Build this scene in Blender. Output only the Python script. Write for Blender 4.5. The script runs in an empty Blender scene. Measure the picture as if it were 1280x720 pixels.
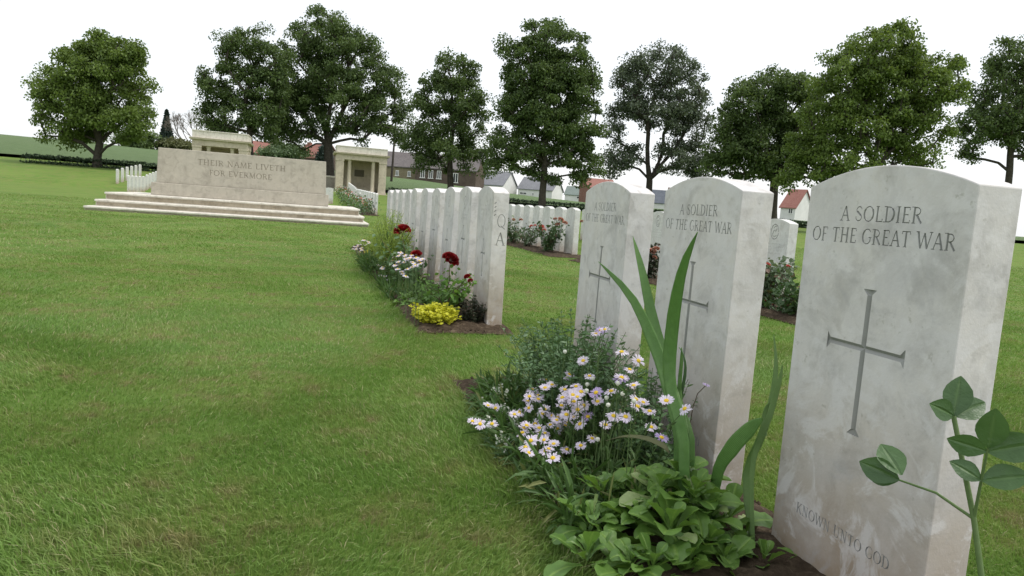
import bpy, bmesh, math, random
import numpy as np
from mathutils import Vector, Matrix

random.seed(7)
rng = np.random.default_rng(7)
SC = bpy.context.scene
COL = SC.collection

# ------------------------------------------------------------------ camera model
F = 888.0; H = 0.70; PIT = math.radians(6.46); ROL = math.radians(4.2)
cf = np.array([0, math.cos(PIT), -math.sin(PIT)]); r0 = np.array([1.0, 0, 0]); u0 = np.array([0, math.sin(PIT), math.cos(PIT)])
cR = math.cos(ROL) * r0 + math.sin(ROL) * u0
cU = -math.sin(ROL) * r0 + math.cos(ROL) * u0
AZ = math.radians(-16.165)                     # direction of the grave rows
sv = np.array([math.sin(AZ), math.cos(AZ), 0.0])
tv = np.array([math.cos(AZ), -math.sin(AZ), 0.0])

def ray(x, y): return cf + (x - 640) / F * cR + (360 - y) / F * cU
def at(x, y, Y):
    d = ray(x, y); k = Y / d[1]
    return np.array([d[0] * k, Y, H + d[2] * k])
def rt(x, y, t):
    d = ray(x, y); k = t / (d @ tv)
    return np.array([0, 0, H]) + d * k
def W(s, t, z=0.0): return sv * s + tv * t + np.array([0, 0, z])
def hz(x): return 241 + (x - 389) * 0.0734    # height of the horizon in the picture at x

cam_d = bpy.data.cameras.new('camera'); cam = bpy.data.objects.new('camera', cam_d); COL.objects.link(cam)
cam_d.sensor_width = 36; cam_d.lens = F / 1280 * 36; cam_d.clip_start = 0.05; cam_d.clip_end = 5000
cam.matrix_world = Matrix(((cR[0], cU[0], -cf[0], 0), (cR[1], cU[1], -cf[1], 0), (cR[2], cU[2], -cf[2], H), (0, 0, 0, 1)))
SC.camera = cam

# ------------------------------------------------------------------ objects and meshes
def tag(o, label=None, cat=None, group=None, kind=None):
    if label: o['label'] = label
    if cat: o['category'] = cat
    if group: o['group'] = group
    if kind: o['kind'] = kind
    return o

def thing(name, loc, label, cat, group=None, rz=0.0, rx=0.0, ry=0.0):
    o = bpy.data.objects.new(name, None); COL.objects.link(o)
    o.empty_display_size = 0.1
    o.location = [float(v) for v in loc]; o.rotation_euler = (rx, ry, rz)
    return tag(o, label, cat, group)

def meshobj(name, V, polys, mats, parent=None, smooth=False, midx=None, world=True, kind=None, across=None):
    """polys: an (n,k) array or a list of arrays / lists. world: V in world space, else in the parent's space."""
    V = np.asarray(V, dtype=np.float64)
    if parent is not None and world: V = V - np.array(parent.location)
    me = bpy.data.meshes.new(name)
    if isinstance(polys, np.ndarray):
        n, k = polys.shape; loops = polys.astype(np.int32).ravel(); starts = np.arange(n, dtype=np.int32) * k
    else:
        ks = np.array([len(p) for p in polys], dtype=np.int32); n = len(ks)
        loops = np.fromiter((i for p in polys for i in p), dtype=np.int32); starts = np.concatenate(([0], np.cumsum(ks)[:-1])).astype(np.int32)
    me.vertices.add(len(V)); me.vertices.foreach_set('co', V.ravel())
    me.loops.add(len(loops)); me.loops.foreach_set('vertex_index', loops)
    me.polygons.add(n); me.polygons.foreach_set('loop_start', starts)
    for m in (mats if isinstance(mats, (list, tuple)) else [mats]): me.materials.append(m)
    if midx is not None: me.polygons.foreach_set('material_index', np.asarray(midx, dtype=np.int32))
    if across is not None:
        at_ = me.attributes.new('across', 'FLOAT', 'POINT'); at_.data.foreach_set('value', np.asarray(across, dtype=np.float32))
    me.update(calc_edges=True); me.validate()
    me.polygons.foreach_set('use_smooth', np.full(len(me.polygons), bool(smooth)))
    o = bpy.data.objects.new(name, me); COL.objects.link(o)
    if parent is not None: o.parent = parent
    if kind: o['kind'] = kind
    return o

class MB:
    def __init__(s): s.V = []; s.P = []; s.M = []
    def add(s, V, P, m=0):
        b = len(s.V); s.V.extend([tuple(map(float, v)) for v in V]); s.P.extend([[i + b for i in p] for p in P]); s.M.extend([m] * len(P)); return s
    def box(s, a, b, m=0, M=None, taper=0.0):
        x0, y0, z0 = a; x1, y1, z1 = b; t = taper
        v = [(x0, y0, z0), (x1, y0, z0), (x1, y1, z0), (x0, y1, z0), (x0 + t, y0 + t, z1), (x1 - t, y0 + t, z1), (x1 - t, y1 - t, z1), (x0 + t, y1 - t, z1)]
        if M is not None: v = [tuple(M @ Vector(q)) for q in v]
        return s.add(v, [(0, 3, 2, 1), (4, 5, 6, 7), (0, 1, 5, 4), (1, 2, 6, 5), (2, 3, 7, 6), (3, 0, 4, 7)], m)
    def lathe(s, prof, c=(0, 0, 0), n=16, m=0):
        V = []; P = []
        for r, z in prof:
            for k in range(n): V.append((c[0] + r * math.cos(2 * math.pi * k / n), c[1] + r * math.sin(2 * math.pi * k / n), c[2] + z))
        for i in range(len(prof) - 1):
            for k in range(n): P.append((i * n + k, i * n + (k + 1) % n, (i + 1) * n + (k + 1) % n, (i + 1) * n + k))
        P.append(tuple(range(n))[::-1]); P.append(tuple((len(prof) - 1) * n + k for k in range(n)))
        return s.add(V, P, m)
    def build(s, name, mats, parent=None, smooth=False, world=False, bevel=0.0, kind=None):
        o = meshobj(name, s.V, s.P, mats, parent, smooth, s.M, world, kind)
        if bevel:
            bm = bmesh.new(); bm.from_mesh(o.data); bmesh.ops.remove_doubles(bm, verts=bm.verts, dist=1e-5)
            ed = [e for e in bm.edges if len(e.link_faces) == 2 and e.calc_face_angle(0) > 0.5]
            bmesh.ops.bevel(bm, geom=ed, offset=bevel, segments=2, affect='EDGES', profile=0.5, clamp_overlap=True)
            bm.to_mesh(o.data); bm.free()
        return o

def unit(a):
    a = np.asarray(a, float); return a / np.maximum(np.linalg.norm(a, axis=-1, keepdims=True), 1e-9)

def vnoise(x, y, seed=0):
    def h(i, j):
        v = np.sin(i * 127.1 + j * 311.7 + seed * 74.7) * 43758.5453
        return v - np.floor(v)
    xi = np.floor(x); yi = np.floor(y); fx = x - xi; fy = y - yi
    fx = fx * fx * (3 - 2 * fx); fy = fy * fy * (3 - 2 * fy)
    return (h(xi, yi) * (1 - fx) + h(xi + 1, yi) * fx) * (1 - fy) + (h(xi, yi + 1) * (1 - fx) + h(xi + 1, yi + 1) * fx) * fy

PROF_LEAF = [(0, .12), (.15, .55), (.38, 1.0), (.62, .92), (.85, .5), (1, .04)]
PROF_LEAF7 = [(0, .08), (.1, .42), (.22, .74), (.38, .97), (.52, 1.0), (.68, .86), (.82, .58), (.93, .28), (1, .03)]
PROF_LEAF4 = [(0, .15), (.3, .9), (.65, .85), (1, .05)]
PROF_OBOV = [(0, .14), (.18, .2), (.34, .42), (.50, .78), (.64, .97), (.77, 1.0), (.88, .84), (.96, .52), (1, .16)]
PROF_BLADE = [(0, 1.0), (.2, 1.0), (.4, .97), (.6, .85), (.78, .62), (.92, .3), (1, .03)]
PROF_PETAL = [(0, .35), (.5, .9), (.85, 1.0), (1, .45)]
PROF_3 = [(0, .35), (.45, 1.0), (1, .05)]

def leaves(B, D, N, L, Wd, droop=0.0, cup=0.15, prof=PROF_LEAF, wave=0.0):
    """Many leaves at once: base, direction, normal, length, full width. Returns V, quads."""
    B = np.atleast_2d(B); n = len(B); D = unit(np.broadcast_to(D, (n, 3))); N = np.broadcast_to(N, (n, 3))
    S = unit(np.cross(D, N)); N = unit(np.cross(S, D))
    L = np.broadcast_to(L, (n,)); Wd = np.broadcast_to(Wd, (n,)); droop = np.broadcast_to(droop, (n,)); cup = np.broadcast_to(cup, (n,))
    k = len(prof); V = np.zeros((n, k, 3, 3))
    for i, (u, w) in enumerate(prof):
        c = B + D * (L * u * (1 - .25 * np.abs(droop) * u))[:, None]
        c = c + np.array([0, 0, -1.0]) * (droop * L * u * u)[:, None]
        hw = (Wd * w * .5)[:, None]; up = N * (hw * cup[:, None] * 2)
        wv = N * (wave * Wd * w * rng.normal(size=n))[:, None]
        wv2 = N * (wave * Wd * w * rng.normal(size=n))[:, None]
        V[:, i, 0] = c - S * hw + up + wv; V[:, i, 1] = c; V[:, i, 2] = c + S * hw + up + wv2
    base = (np.arange(n) * k * 3)[:, None]; q = []
    for i in range(k - 1):
        a = i * 3; b = a + 3
        q.append(np.concatenate([base + a, base + a + 1, base + b + 1, base + b], 1)); q.append(np.concatenate([base + a + 1, base + a + 2, base + b + 2, base + b + 1], 1))
    return V.reshape(-1, 3), np.stack(q, 1).reshape(-1, 4)

def tubes(lines, sides=4):
    """lines: list of (points (k,3), radii (k))"""
    VV = []; QQ = []; b = 0
    for pts, rad in lines:
        pts = np.asarray(pts, float); k = len(pts); T = unit(np.gradient(pts, axis=0))
        ref = np.array([0, 0, 1.0]) if abs(T[0][2]) < .9 else np.array([1.0, 0, 0])
        A = unit(np.cross(T, ref)); Bv = np.cross(T, A); r = np.broadcast_to(rad, (k,))
        for j in range(sides):
            an = 2 * math.pi * j / sides
            VV.append(pts + (A * math.cos(an) + Bv * math.sin(an)) * r[:, None])
        idx = b + np.arange(sides)[:, None] * k + np.arange(k)[None, :]
        for j in range(sides):
            a = idx[j]; c = idx[(j + 1) % sides]
            QQ.append(np.stack([a[:-1], a[1:], c[1:], c[:-1]], 1))
        b += sides * k
    return np.concatenate(VV), np.concatenate(QQ)

def merge(*parts):
    V = []; Q = []; M = []; b = 0
    for it in parts:
        v, q = it[0], it[1]; m = it[2] if len(it) > 2 else 0
        V.append(v); Q.append(q + b); M.append(np.full(len(q), m)); b += len(v)
    return np.concatenate(V), np.concatenate(Q), np.concatenate(M)

def rdir(n, up=0.0, zmin=-1.0):
    d = rng.normal(size=(n, 3)); d[:, 2] += up; d = unit(d); d[:, 2] = np.maximum(d[:, 2], zmin); return unit(d)

# ------------------------------------------------------------------ materials
def newmat(name):
    m = bpy.data.materials.new(name); m.use_nodes = True; nt = m.node_tree; nt.nodes.clear()
    out = nt.nodes.new('ShaderNodeOutputMaterial'); return m, nt, out
def N(nt, t, **k):
    n = nt.nodes.new(t)
    for a, v in k.items():
        if a.startswith('i_'): n.inputs[a[2:].replace('_', ' ')].default_value = v
        else: setattr(n, a, v)
    return n
def ramp(nt, src, stops):
    r = nt.nodes.new('ShaderNodeValToRGB'); nt.links.new(src, r.inputs[0])
    while len(r.color_ramp.elements) < len(stops): r.color_ramp.elements.new(0.5)
    for e, (p, c) in zip(r.color_ramp.elements, stops):
        e.position = p; e.color = (*c, 1) if len(c) == 3 else c
    return r.outputs[0]
def mix(nt, f, a, b, mode='MIX'):
    m = nt.nodes.new('ShaderNodeMix'); m.data_type = 'RGBA'; m.blend_type = mode
    for s, v in ((m.inputs[0], f), (m.inputs[6], a), (m.inputs[7], b)):
        if hasattr(v, 'links'): nt.links.new(v, s)
        else: s.default_value = v if not isinstance(v, tuple) else (*v[:3], 1)
    return m.outputs[2]
def coords(nt, scale=(1, 1, 1), kind='Object'):
    tc = nt.nodes.new('ShaderNodeTexCoord'); mp = nt.nodes.new('ShaderNodeMapping'); mp.inputs['Scale'].default_value = scale
    nt.links.new(tc.outputs[kind], mp.inputs[0]); return mp.outputs[0]
def worldpos(nt):
    return nt.nodes.new('ShaderNodeNewGeometry').outputs['Position']
def noise(nt, vec, scale, detail=4, rough=.55, dist=0.0):
    n = nt.nodes.new('ShaderNodeTexNoise'); n.inputs['Scale'].default_value = scale; n.inputs['Detail'].default_value = detail
    n.inputs['Roughness'].default_value = rough; n.inputs['Distortion'].default_value = dist
    if vec is not None: nt.links.new(vec, n.inputs['Vector'])
    return n.outputs['Fac']
def finish(nt, out, col, rough=.8, bump=None, bstr=.3, bdist=.01, spec=.3, trans=0.0, tcol=None):
    b = nt.nodes.new('ShaderNodeBsdfPrincipled')
    if hasattr(col, 'links'): nt.links.new(col, b.inputs['Base Color'])
    else: b.inputs['Base Color'].default_value = (*col, 1)
    if hasattr(rough, 'links'): nt.links.new(rough, b.inputs['Roughness'])
    else: b.inputs['Roughness'].default_value = rough
    b.inputs['Specular IOR Level'].default_value = spec
    if bump is not None:
        bp = nt.nodes.new('ShaderNodeBump'); bp.inputs['Strength'].default_value = bstr; bp.inputs['Distance'].default_value = bdist
        nt.links.new(bump, bp.inputs['Height']); nt.links.new(bp.outputs[0], b.inputs['Normal'])
    sh = b.outputs[0]
    if trans:
        t = nt.nodes.new('ShaderNodeBsdfTranslucent'); c = tcol if tcol is not None else col
        if hasattr(c, 'links'): nt.links.new(c, t.inputs[0])
        else: t.inputs[0].default_value = (*c, 1)
        ms = nt.nodes.new('ShaderNodeMixShader'); ms.inputs[0].default_value = trans
        nt.links.new(sh, ms.inputs[1]); nt.links.new(t.outputs[0], ms.inputs[2]); sh = ms.outputs[0]
    nt.links.new(sh, out.inputs[0])

def leafmat(name, c0, c1, rough=.55, trans=.25, nscale=2.0, spec=.35, third=None, vein=None):
    m, nt, out = newmat(name)
    g = nt.nodes.new('ShaderNodeNewGeometry'); rnd = g.outputs['Random Per Island']
    c = mix(nt, rnd, c0, c1)
    n = noise(nt, g.outputs['Position'], nscale, 3)
    c = mix(nt, ramp(nt, n, [(.35, (0, 0, 0)), (.65, (1, 1, 1))]), c, mix(nt, .55, c, c1))
    if third is not None:
        m2 = N(nt, 'ShaderNodeMath', operation='GREATER_THAN'); nt.links.new(rnd, m2.inputs[0]); m2.inputs[1].default_value = .93
        c = mix(nt, m2.outputs[0], c, third)
    bmp = None
    if vein:
        at_ = nt.nodes.new('ShaderNodeAttribute'); at_.attribute_name = 'across'; ab = N(nt, 'ShaderNodeMath', operation='ABSOLUTE'); nt.links.new(at_.outputs['Fac'], ab.inputs[0])
        if vein == 'mid': v_ = ramp(nt, ab.outputs[0], [(0, (.75, .75, .75)), (.10, (.35, .35, .35)), (.2, (0, 0, 0))])
        else:
            sn = N(nt, 'ShaderNodeMath', operation='SINE'); mm_ = N(nt, 'ShaderNodeMath', operation='MULTIPLY'); nt.links.new(at_.outputs['Fac'], mm_.inputs[0]); mm_.inputs[1].default_value = 34; nt.links.new(mm_.outputs[0], sn.inputs[0]); v_ = ramp(nt, sn.outputs[0], [(.2, (0, 0, 0)), (1, (.38, .38, .38))])
        c = mix(nt, v_, c, (min(1, c1[0] * 1.6), min(1, c1[1] * 1.4), c1[2] * 1.5))
        fine = noise(nt, g.outputs['Position'], 60, 4, .6); c = mix(nt, ramp(nt, fine, [(.35, (.25, .25, .25)), (.65, (0, 0, 0))]), c, (c0[0] * .6, c0[1] * .65, c0[2] * .6))
        ba = N(nt, 'ShaderNodeMath', operation='SUBTRACT'); nt.links.new(fine, ba.inputs[0]); nt.links.new(v_, ba.inputs[1]); bmp = ba.outputs[0]
    tc = mix(nt, .45, c, (min(1, c1[0] * 2.0), min(1, c1[1] * 1.9), c1[2] * .9))
    finish(nt, out, c, rough, bmp, .5, .004, spec=spec, trans=trans, tcol=tc)
    return m

def stonemat(name, base, warm, dark, stain_top=.25, scale=1.0, streak=.35, carved=False):
    """Portland / French limestone: cloudy tone, lichen specks, rain streaks, soil splash near the base."""
    m, nt, out = newmat(name)
    v = coords(nt); oi = nt.nodes.new('ShaderNodeObjectInfo')
    ad = N(nt, 'ShaderNodeVectorMath', operation='ADD'); nt.links.new(v, ad.inputs[0])
    cx = nt.nodes.new('ShaderNodeCombineXYZ'); mu = N(nt, 'ShaderNodeMath', operation='MULTIPLY'); nt.links.new(oi.outputs['Random'], mu.inputs[0]); mu.inputs[1].default_value = 37.0
    for i in range(3): nt.links.new(mu.outputs[0], cx.inputs[i])
    nt.links.new(cx.outputs[0], ad.inputs[1]); v2 = ad.outputs[0]
    n1 = noise(nt, v2, 4.5 * scale, 6, .62, .3); n2 = noise(nt, v2, 24 * scale, 5, .6); n3 = noise(nt, v2, 160 * scale, 2)
    c = mix(nt, ramp(nt, n1, [(.36, (0, 0, 0)), (.64, (1, 1, 1))]), base, warm)
    nblot = noise(nt, v2, 13 * scale, 5, .65, .6)
    c = mix(nt, ramp(nt, nblot, [(.48, (0, 0, 0)), (.70, (.42, .42, .42))]), c, tuple(x * .66 for x in dark[:2]) + (dark[2] * .66,))
    c = mix(nt, ramp(nt, n2, [(.52, (0, 0, 0)), (.68, (.6, .6, .6))]), c, tuple(min(.85, x * 1.22) for x in base))
    mp = nt.nodes.new('ShaderNodeMapping'); mp.inputs['Scale'].default_value = (16 * scale, 16 * scale, 1.3 * scale); nt.links.new(v2, mp.inputs[0])
    st = noise(nt, mp.outputs[0], 1.0, 4, .6)
    c = mix(nt, ramp(nt, st, [(.50, (0, 0, 0)), (.80, (streak * .55,) * 3)]), c, dark)
    sep = nt.nodes.new('ShaderNodeSeparateXYZ'); nt.links.new(v, sep.inputs[0])
    if stain_top:
        mr = nt.nodes.new('ShaderNodeMapRange'); nt.links.new(sep.outputs[2], mr.inputs[0]); mr.inputs[1].default_value = stain_top; mr.inputs[2].default_value = 0.0
        mr.inputs[3].default_value = 0; mr.inputs[4].default_value = 1.0
        mm = N(nt, 'ShaderNodeMath', operation='MULTIPLY'); nt.links.new(mr.outputs[0], mm.inputs[0]); nt.links.new(ramp(nt, n1, [(.3, (.5, .5, .5)), (.6, (1, 1, 1))]), mm.inputs[1])
        c = mix(nt, mm.outputs[0], c, (dark[0] * .74, dark[1] * .56, dark[2] * .38))
    if stain_top:
        pn = noise(nt, v2, 9 * scale, 6, .7, .8); pl = noise(nt, v2, 55 * scale, 3, .6)
        c = mix(nt, ramp(nt, pn, [(.52, (0, 0, 0)), (.60, (.55, .55, .55))]), c, tuple(min(.8, x * 1.16) for x in base))
        c = mix(nt, ramp(nt, pn, [(.30, (.5, .5, .5)), (.42, (0, 0, 0))]), c, tuple(x * .72 for x in base))
        c = mix(nt, ramp(nt, pl, [(.66, (0, 0, 0)), (.74, (.5, .5, .5))]), c, (.33, .32, .27))
    if carved: c = mix(nt, .62, c, tuple(x * .42 for x in dark))  # groove faces darkened: recess shade put into the colour, along with dirt
    hb = N(nt, 'ShaderNodeMath', operation='ADD'); nt.links.new(n3, hb.inputs[0]); nt.links.new(n2, hb.inputs[1])
    finish(nt, out, c, .88, hb.outputs[0], .22, .002, spec=.2)
    return m

M = {}
M['stone'] = stonemat('portland_stone', (.575, .565, .565), (.66, .635, .60), (.37, .355, .325), .44)
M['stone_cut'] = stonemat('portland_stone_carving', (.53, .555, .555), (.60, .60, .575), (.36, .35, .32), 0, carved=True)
M['stone_far'] = stonemat('portland_stone_weathered', (.60, .61, .59), (.64, .63, .60), (.46, .44, .39), .3)
M['memorial'] = stonemat('memorial_limestone', (.405, .37, .308), (.455, .42, .355), (.25, .235, .195), 0, .45, .6)
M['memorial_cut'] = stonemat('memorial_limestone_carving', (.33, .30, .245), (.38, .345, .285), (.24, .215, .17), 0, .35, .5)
M['steps'] = stonemat('step_limestone', (.62, .59, .52), (.70, .67, .60), (.34, .31, .25), 0, .5, .9)
M['riser'] = stonemat('stained_shaded_step_limestone', (.31, .265, .195), (.40, .35, .27), (.17, .145, .10), 0, .7, .9)  # brown stain, plus the shade of the step fronts put into the colour
M['shelter'] = stonemat('shelter_limestone', (.50, .44, .345), (.56, .50, .40), (.28, .24, .18), 0, .3, .5)
M['wall'] = stonemat('wall_limestone', (.30, .28, .25), (.36, .33, .29), (.20, .18, .15), 0, .4, .5)

def soil_mat():
    m, nt, out = newmat('soil'); v = worldpos(nt)
    n = noise(nt, v, 30, 8, .7); n2 = noise(nt, v, 6, 3)
    c = ramp(nt, n, [(.3, (.028, .020, .014)), (.52, (.075, .055, .037)), (.75, (.21, .165, .115))])
    c = mix(nt, ramp(nt, n2, [(.4, (0, 0, 0)), (.7, (.6, .6, .6))]), c, (.055, .042, .028)); finish(nt, out, c, .95, n, .9, .02, spec=.1); return m
M['soil'] = soil_mat()

def grass_cols(nt, v):
    big = noise(nt, v, .55, 4, .6, .4); med = noise(nt, v, 2.6, 4, .6); sm = noise(nt, v, 11, 3, .6)
    c = mix(nt, ramp(nt, big, [(.35, (0, 0, 0)), (.66, (1, 1, 1))]), (.120, .216, .040), (.182, .284, .056))
    c = mix(nt, ramp(nt, med, [(.42, (0, 0, 0)), (.64, (.75, .75, .75))]), c, (.228, .285, .072))
    d = N(nt, 'ShaderNodeMath', operation='MULTIPLY'); nt.links.new(ramp(nt, med, [(.44, (0, 0, 0)), (.6, (1, 1, 1))]), d.inputs[0]); nt.links.new(ramp(nt, sm, [(.47, (0, 0, 0)), (.66, (1, 1, 1))]), d.inputs[1])
    return c, d.outputs[0]
def ground_mat():
    m, nt, out = newmat('lawn'); v = worldpos(nt); c, dry = grass_cols(nt, v)
    fine = noise(nt, v, 55, 6, .75)
    c = mix(nt, ramp(nt, fine, [(.3, (.15, .15, .15)), (.7, (0, 0, 0))]), c, (.04, .07, .018))
    c = mix(nt, dry, c, (.20, .165, .08)); c = mix(nt, .16, c, (.02, .05, .01))
    finish(nt, out, c, .9, fine, .8, .03, spec=.1); return m
M['lawn'] = ground_mat()
def blade_mat():
    m, nt, out = newmat('grass_blades'); g = nt.nodes.new('ShaderNodeNewGeometry'); c, dry = grass_cols(nt, g.outputs['Position'])
    rnd = g.outputs['Random Per Island']
    c = mix(nt, ramp(nt, rnd, [(0, (0, 0, 0)), (1, (.65, .65, .65))]), c, (.20, .33, .08))
    c2 = mix(nt, rnd, (.24, .19, .095), (.36, .30, .15))
    a = N(nt, 'ShaderNodeMath', operation='MULTIPLY'); nt.links.new(dry, a.inputs[0]); a.inputs[1].default_value = .85
    c = mix(nt, a.outputs[0], c, c2)
    gt = N(nt, 'ShaderNodeMath', operation='GREATER_THAN'); sw = N(nt, 'ShaderNodeMath', operation='FRACT'); mu = N(nt, 'ShaderNodeMath', operation='MULTIPLY')
    nt.links.new(rnd, mu.inputs[0]); mu.inputs[1].default_value = 57.3; nt.links.new(mu.outputs[0], sw.inputs[0]); nt.links.new(sw.outputs[0], gt.inputs[0]); gt.inputs[1].default_value = .93
    c = mix(nt, gt.outputs[0], c, (.38, .36, .19))
    finish(nt, out, c, .5, spec=.3, trans=.3, tcol=mix(nt, .4, c, (.25, .45, .07))); return m
M['blade'] = blade_mat()
def field_mat():
    m, nt, out = newmat('crop_field'); v = worldpos(nt)
    n = noise(nt, v, 1.6, 8, .75); n2 = noise(nt, v, .05, 3)
    c = ramp(nt, n, [(.3, (.070, .125, .045)), (.5, (.125, .195, .075)), (.72, (.19, .265, .12))])
    c = mix(nt, n2, c, (.145, .20, .10)); finish(nt, out, c, .9, n, 1, .4, spec=.1); return m
M['field'] = field_mat()
def plain(name, c0, c1, scale=6, rough=.8, bump=.2, bd=.01, spec=.3, trans=0):
    m, nt, out = newmat(name); v = coords(nt); n = noise(nt, v, scale, 6, .65)
    finish(nt, out, ramp(nt, n, [(.3, c0), (.7, c1)]), rough, n, bump, bd, spec, trans); return m
def brickmat(name, c1, c2, mortar, scale=6.0):
    m, nt, out = newmat(name); v = coords(nt)
    sp = nt.nodes.new('ShaderNodeSeparateXYZ'); nt.links.new(v, sp.inputs[0]); ad = N(nt, 'ShaderNodeMath', operation='ADD'); nt.links.new(sp.outputs[0], ad.inputs[0]); nt.links.new(sp.outputs[1], ad.inputs[1])
    cb = nt.nodes.new('ShaderNodeCombineXYZ'); nt.links.new(ad.outputs[0], cb.inputs[0]); nt.links.new(sp.outputs[2], cb.inputs[1])
    b = nt.nodes.new('ShaderNodeTexBrick'); nt.links.new(cb.outputs[0], b.inputs[0]); b.inputs['Color1'].default_value = (*c1, 1); b.inputs['Color2'].default_value = (*c2, 1); b.inputs['Mortar'].default_value = (*mortar, 1)
    b.inputs['Scale'].default_value = scale; b.inputs['Mortar Size'].default_value = .012
    n = noise(nt, v, 1.1, 5); c = mix(nt, mixf(nt, n), b.outputs[0], tuple(x * .7 for x in c1)); finish(nt, out, c, .9, b.outputs['Fac'], .3, .01, spec=.15); return m
def mixf(nt, n): return ramp(nt, n, [(.4, (0, 0, 0)), (.7, (.6, .6, .6))])
def roofmat(name, c0, c1, rows=9.0):
    m, nt, out = newmat(name); v = coords(nt)
    b = nt.nodes.new('ShaderNodeTexBrick'); nt.links.new(v, b.inputs[0]); b.inputs['Color1'].default_value = (*c0, 1); b.inputs['Color2'].default_value = (*c1, 1)
    b.inputs['Mortar'].default_value = (*[x * .55 for x in c0], 1); b.inputs['Scale'].default_value = 2.2; b.inputs['Mortar Size'].default_value = .02
    n = noise(nt, v, .9, 5); c = mix(nt, mixf(nt, n), b.outputs[0], c1); finish(nt, out, c, .75, b.outputs['Fac'], .3, .02, spec=.3); return m
M['bark'] = plain('bark', (.035, .030, .024), (.085, .075, .06), 7, .95, .8, .04)
M['render_white'] = plain('white_render', (.62, .62, .60), (.74, .74, .72), 1.2)
M['slate'] = roofmat('slate_roof', (.17, .175, .19), (.23, .235, .25))
M['slate_blue'] = roofmat('dark_slate_roof', (.09, .105, .13), (.13, .145, .17))
M['roof_brown'] = roofmat('brown_grey_roof', (.115, .10, .10), (.16, .145, .14))
M['roof_green'] = roofmat('mossy_roof', (.16, .20, .18), (.20, .24, .22))
M['tile_red'] = roofmat('red_tile_roof', (.25, .105, .085), (.30, .145, .115))
M['brick_yellow'] = brickmat('yellow_brick', (.27, .23, .145), (.22, .185, .12), (.30, .28, .22))
M['brick_brown'] = brickmat('brown_brick', (.10, .075, .06), (.13, .10, .08), (.17, .15, .13))
M['brick_red'] = brickmat('red_brick', (.24, .115, .08), (.20, .09, .065), (.3, .27, .24))
M['glass'] = plain('window_glass', (.03, .035, .04), (.06, .065, .07), 3, .15, 0, spec=.5)
M['frame'] = plain('white_paint', (.72, .72, .70), (.80, .80, .78), 3)
M['pole'] = plain('creosoted_wood', (.03, .026, .022), (.06, .05, .04), 9)
M['iron'] = plain('painted_iron', (.03, .03, .03), (.05, .05, .05), 9)
M['bronze'] = plain('bronze_plate', (.10, .09, .06), (.15, .13, .09), 20, .5)

M['lime_leaf'] = leafmat('lime_tree_leaves', (.038, .070, .024), (.110, .165, .050), nscale=.55, trans=.28)
M['lime_leaf_pale'] = leafmat('pale_lime_tree_leaves', (.055, .095, .022), (.155, .225, .05), nscale=.55, trans=.3)
M['grey_leaf'] = leafmat('grey_green_tree_leaves', (.060, .088, .055), (.125, .16, .10), nscale=.5, trans=.18)
M['dark_leaf'] = leafmat('dark_hedge_leaves', (.016, .034, .015), (.035, .065, .026), nscale=1, trans=.1)
M['conifer'] = leafmat('conifer_needles', (.022, .042, .034), (.045, .070, .052), nscale=1, trans=.05)
M['brown_twig'] = leafmat('brown_twigs', (.13, .105, .085), (.20, .17, .14), nscale=1, trans=.05)
M['olive_leaf'] = leafmat('olive_bush_leaves', (.075, .09, .035), (.13, .14, .06), nscale=1)
M['shrub_pale'] = leafmat('pale_bush_leaves', (.075, .125, .06), (.15, .21, .11), nscale=1)
M['catmint'] = leafmat('small_grey_green_leaves', (.055, .120, .045), (.125, .215, .095), .5, .2, 12, third=(.24, .34, .20))
M['primula'] = leafmat('broad_green_leaves', (.060, .135, .024), (.165, .300, .060), .42, .25, 9, spec=.45, third=(.30, .38, .16), vein='mid')
M['primula_dark'] = leafmat('shaded_green_leaves', (.040, .10, .020), (.085, .175, .035), .45, .2, 9)
M['iris'] = leafmat('iris_leaves', (.095, .215, .060), (.165, .315, .085), .42, .35, 14, spec=.4, vein='par')
M['iris_pale'] = leafmat('pale_iris_leaves', (.185, .31, .115), (.24, .37, .15), .45, .35, 14, spec=.4, vein='par')
M['daisy_leaf'] = leafmat('daisy_leaves', (.038, .088, .022), (.085, .160, .040), .5, .2, 10, third=(.2, .22, .08))
M['rose_leaf'] = leafmat('rose_leaves', (.030, .075, .022), (.070, .130, .042), .4, .15, 10, spec=.5, third=(.12, .06, .04), vein='mid')
M['rose_leaf_pale'] = leafmat('grey_rose_leaves', (.055, .095, .045), (.13, .18, .10), .45, .2, 10, spec=.45, third=(.16, .10, .07))
M['rose_leaf_clean'] = leafmat('glossy_rose_leaves', (.035, .085, .025), (.070, .140, .045), .42, .2, 10, spec=.5, vein='mid')
M['yellow_leaf'] = leafmat('golden_leaves', (.44, .45, .03), (.66, .65, .06), .5, .3, 12)
M['lime_feather'] = leafmat('feathery_yellow_green_leaves', (.13, .21, .03), (.27, .36, .07), .5, .3, 8)
M['mid_leaf'] = leafmat('mid_green_leaves', (.06, .14, .025), (.13, .25, .05), .5, .25, 8)
M['dark_shrub'] = leafmat('dark_bronze_leaves', (.022, .034, .018), (.055, .065, .035), .5, .1, 8, third=(.08, .05, .04))
M['petal_lilac'] = leafmat('lilac_petals', (.62, .54, .73), (.82, .77, .86), .6, .3, 20)
M['petal_mauve'] = leafmat('mauve_petals', (.42, .32, .62), (.58, .48, .74), .6, .3, 20)
M['petal_white'] = leafmat('white_petals', (.72, .74, .66), (.82, .83, .78), .6, .3, 20)
M['petal_red'] = leafmat('dark_red_petals', (.16, .004, .008), (.32, .010, .014), .55, .15, 30)
M['petal_pink'] = leafmat('pink_red_petals', (.50, .09, .09), (.66, .18, .16), .55, .2, 30)
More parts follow.
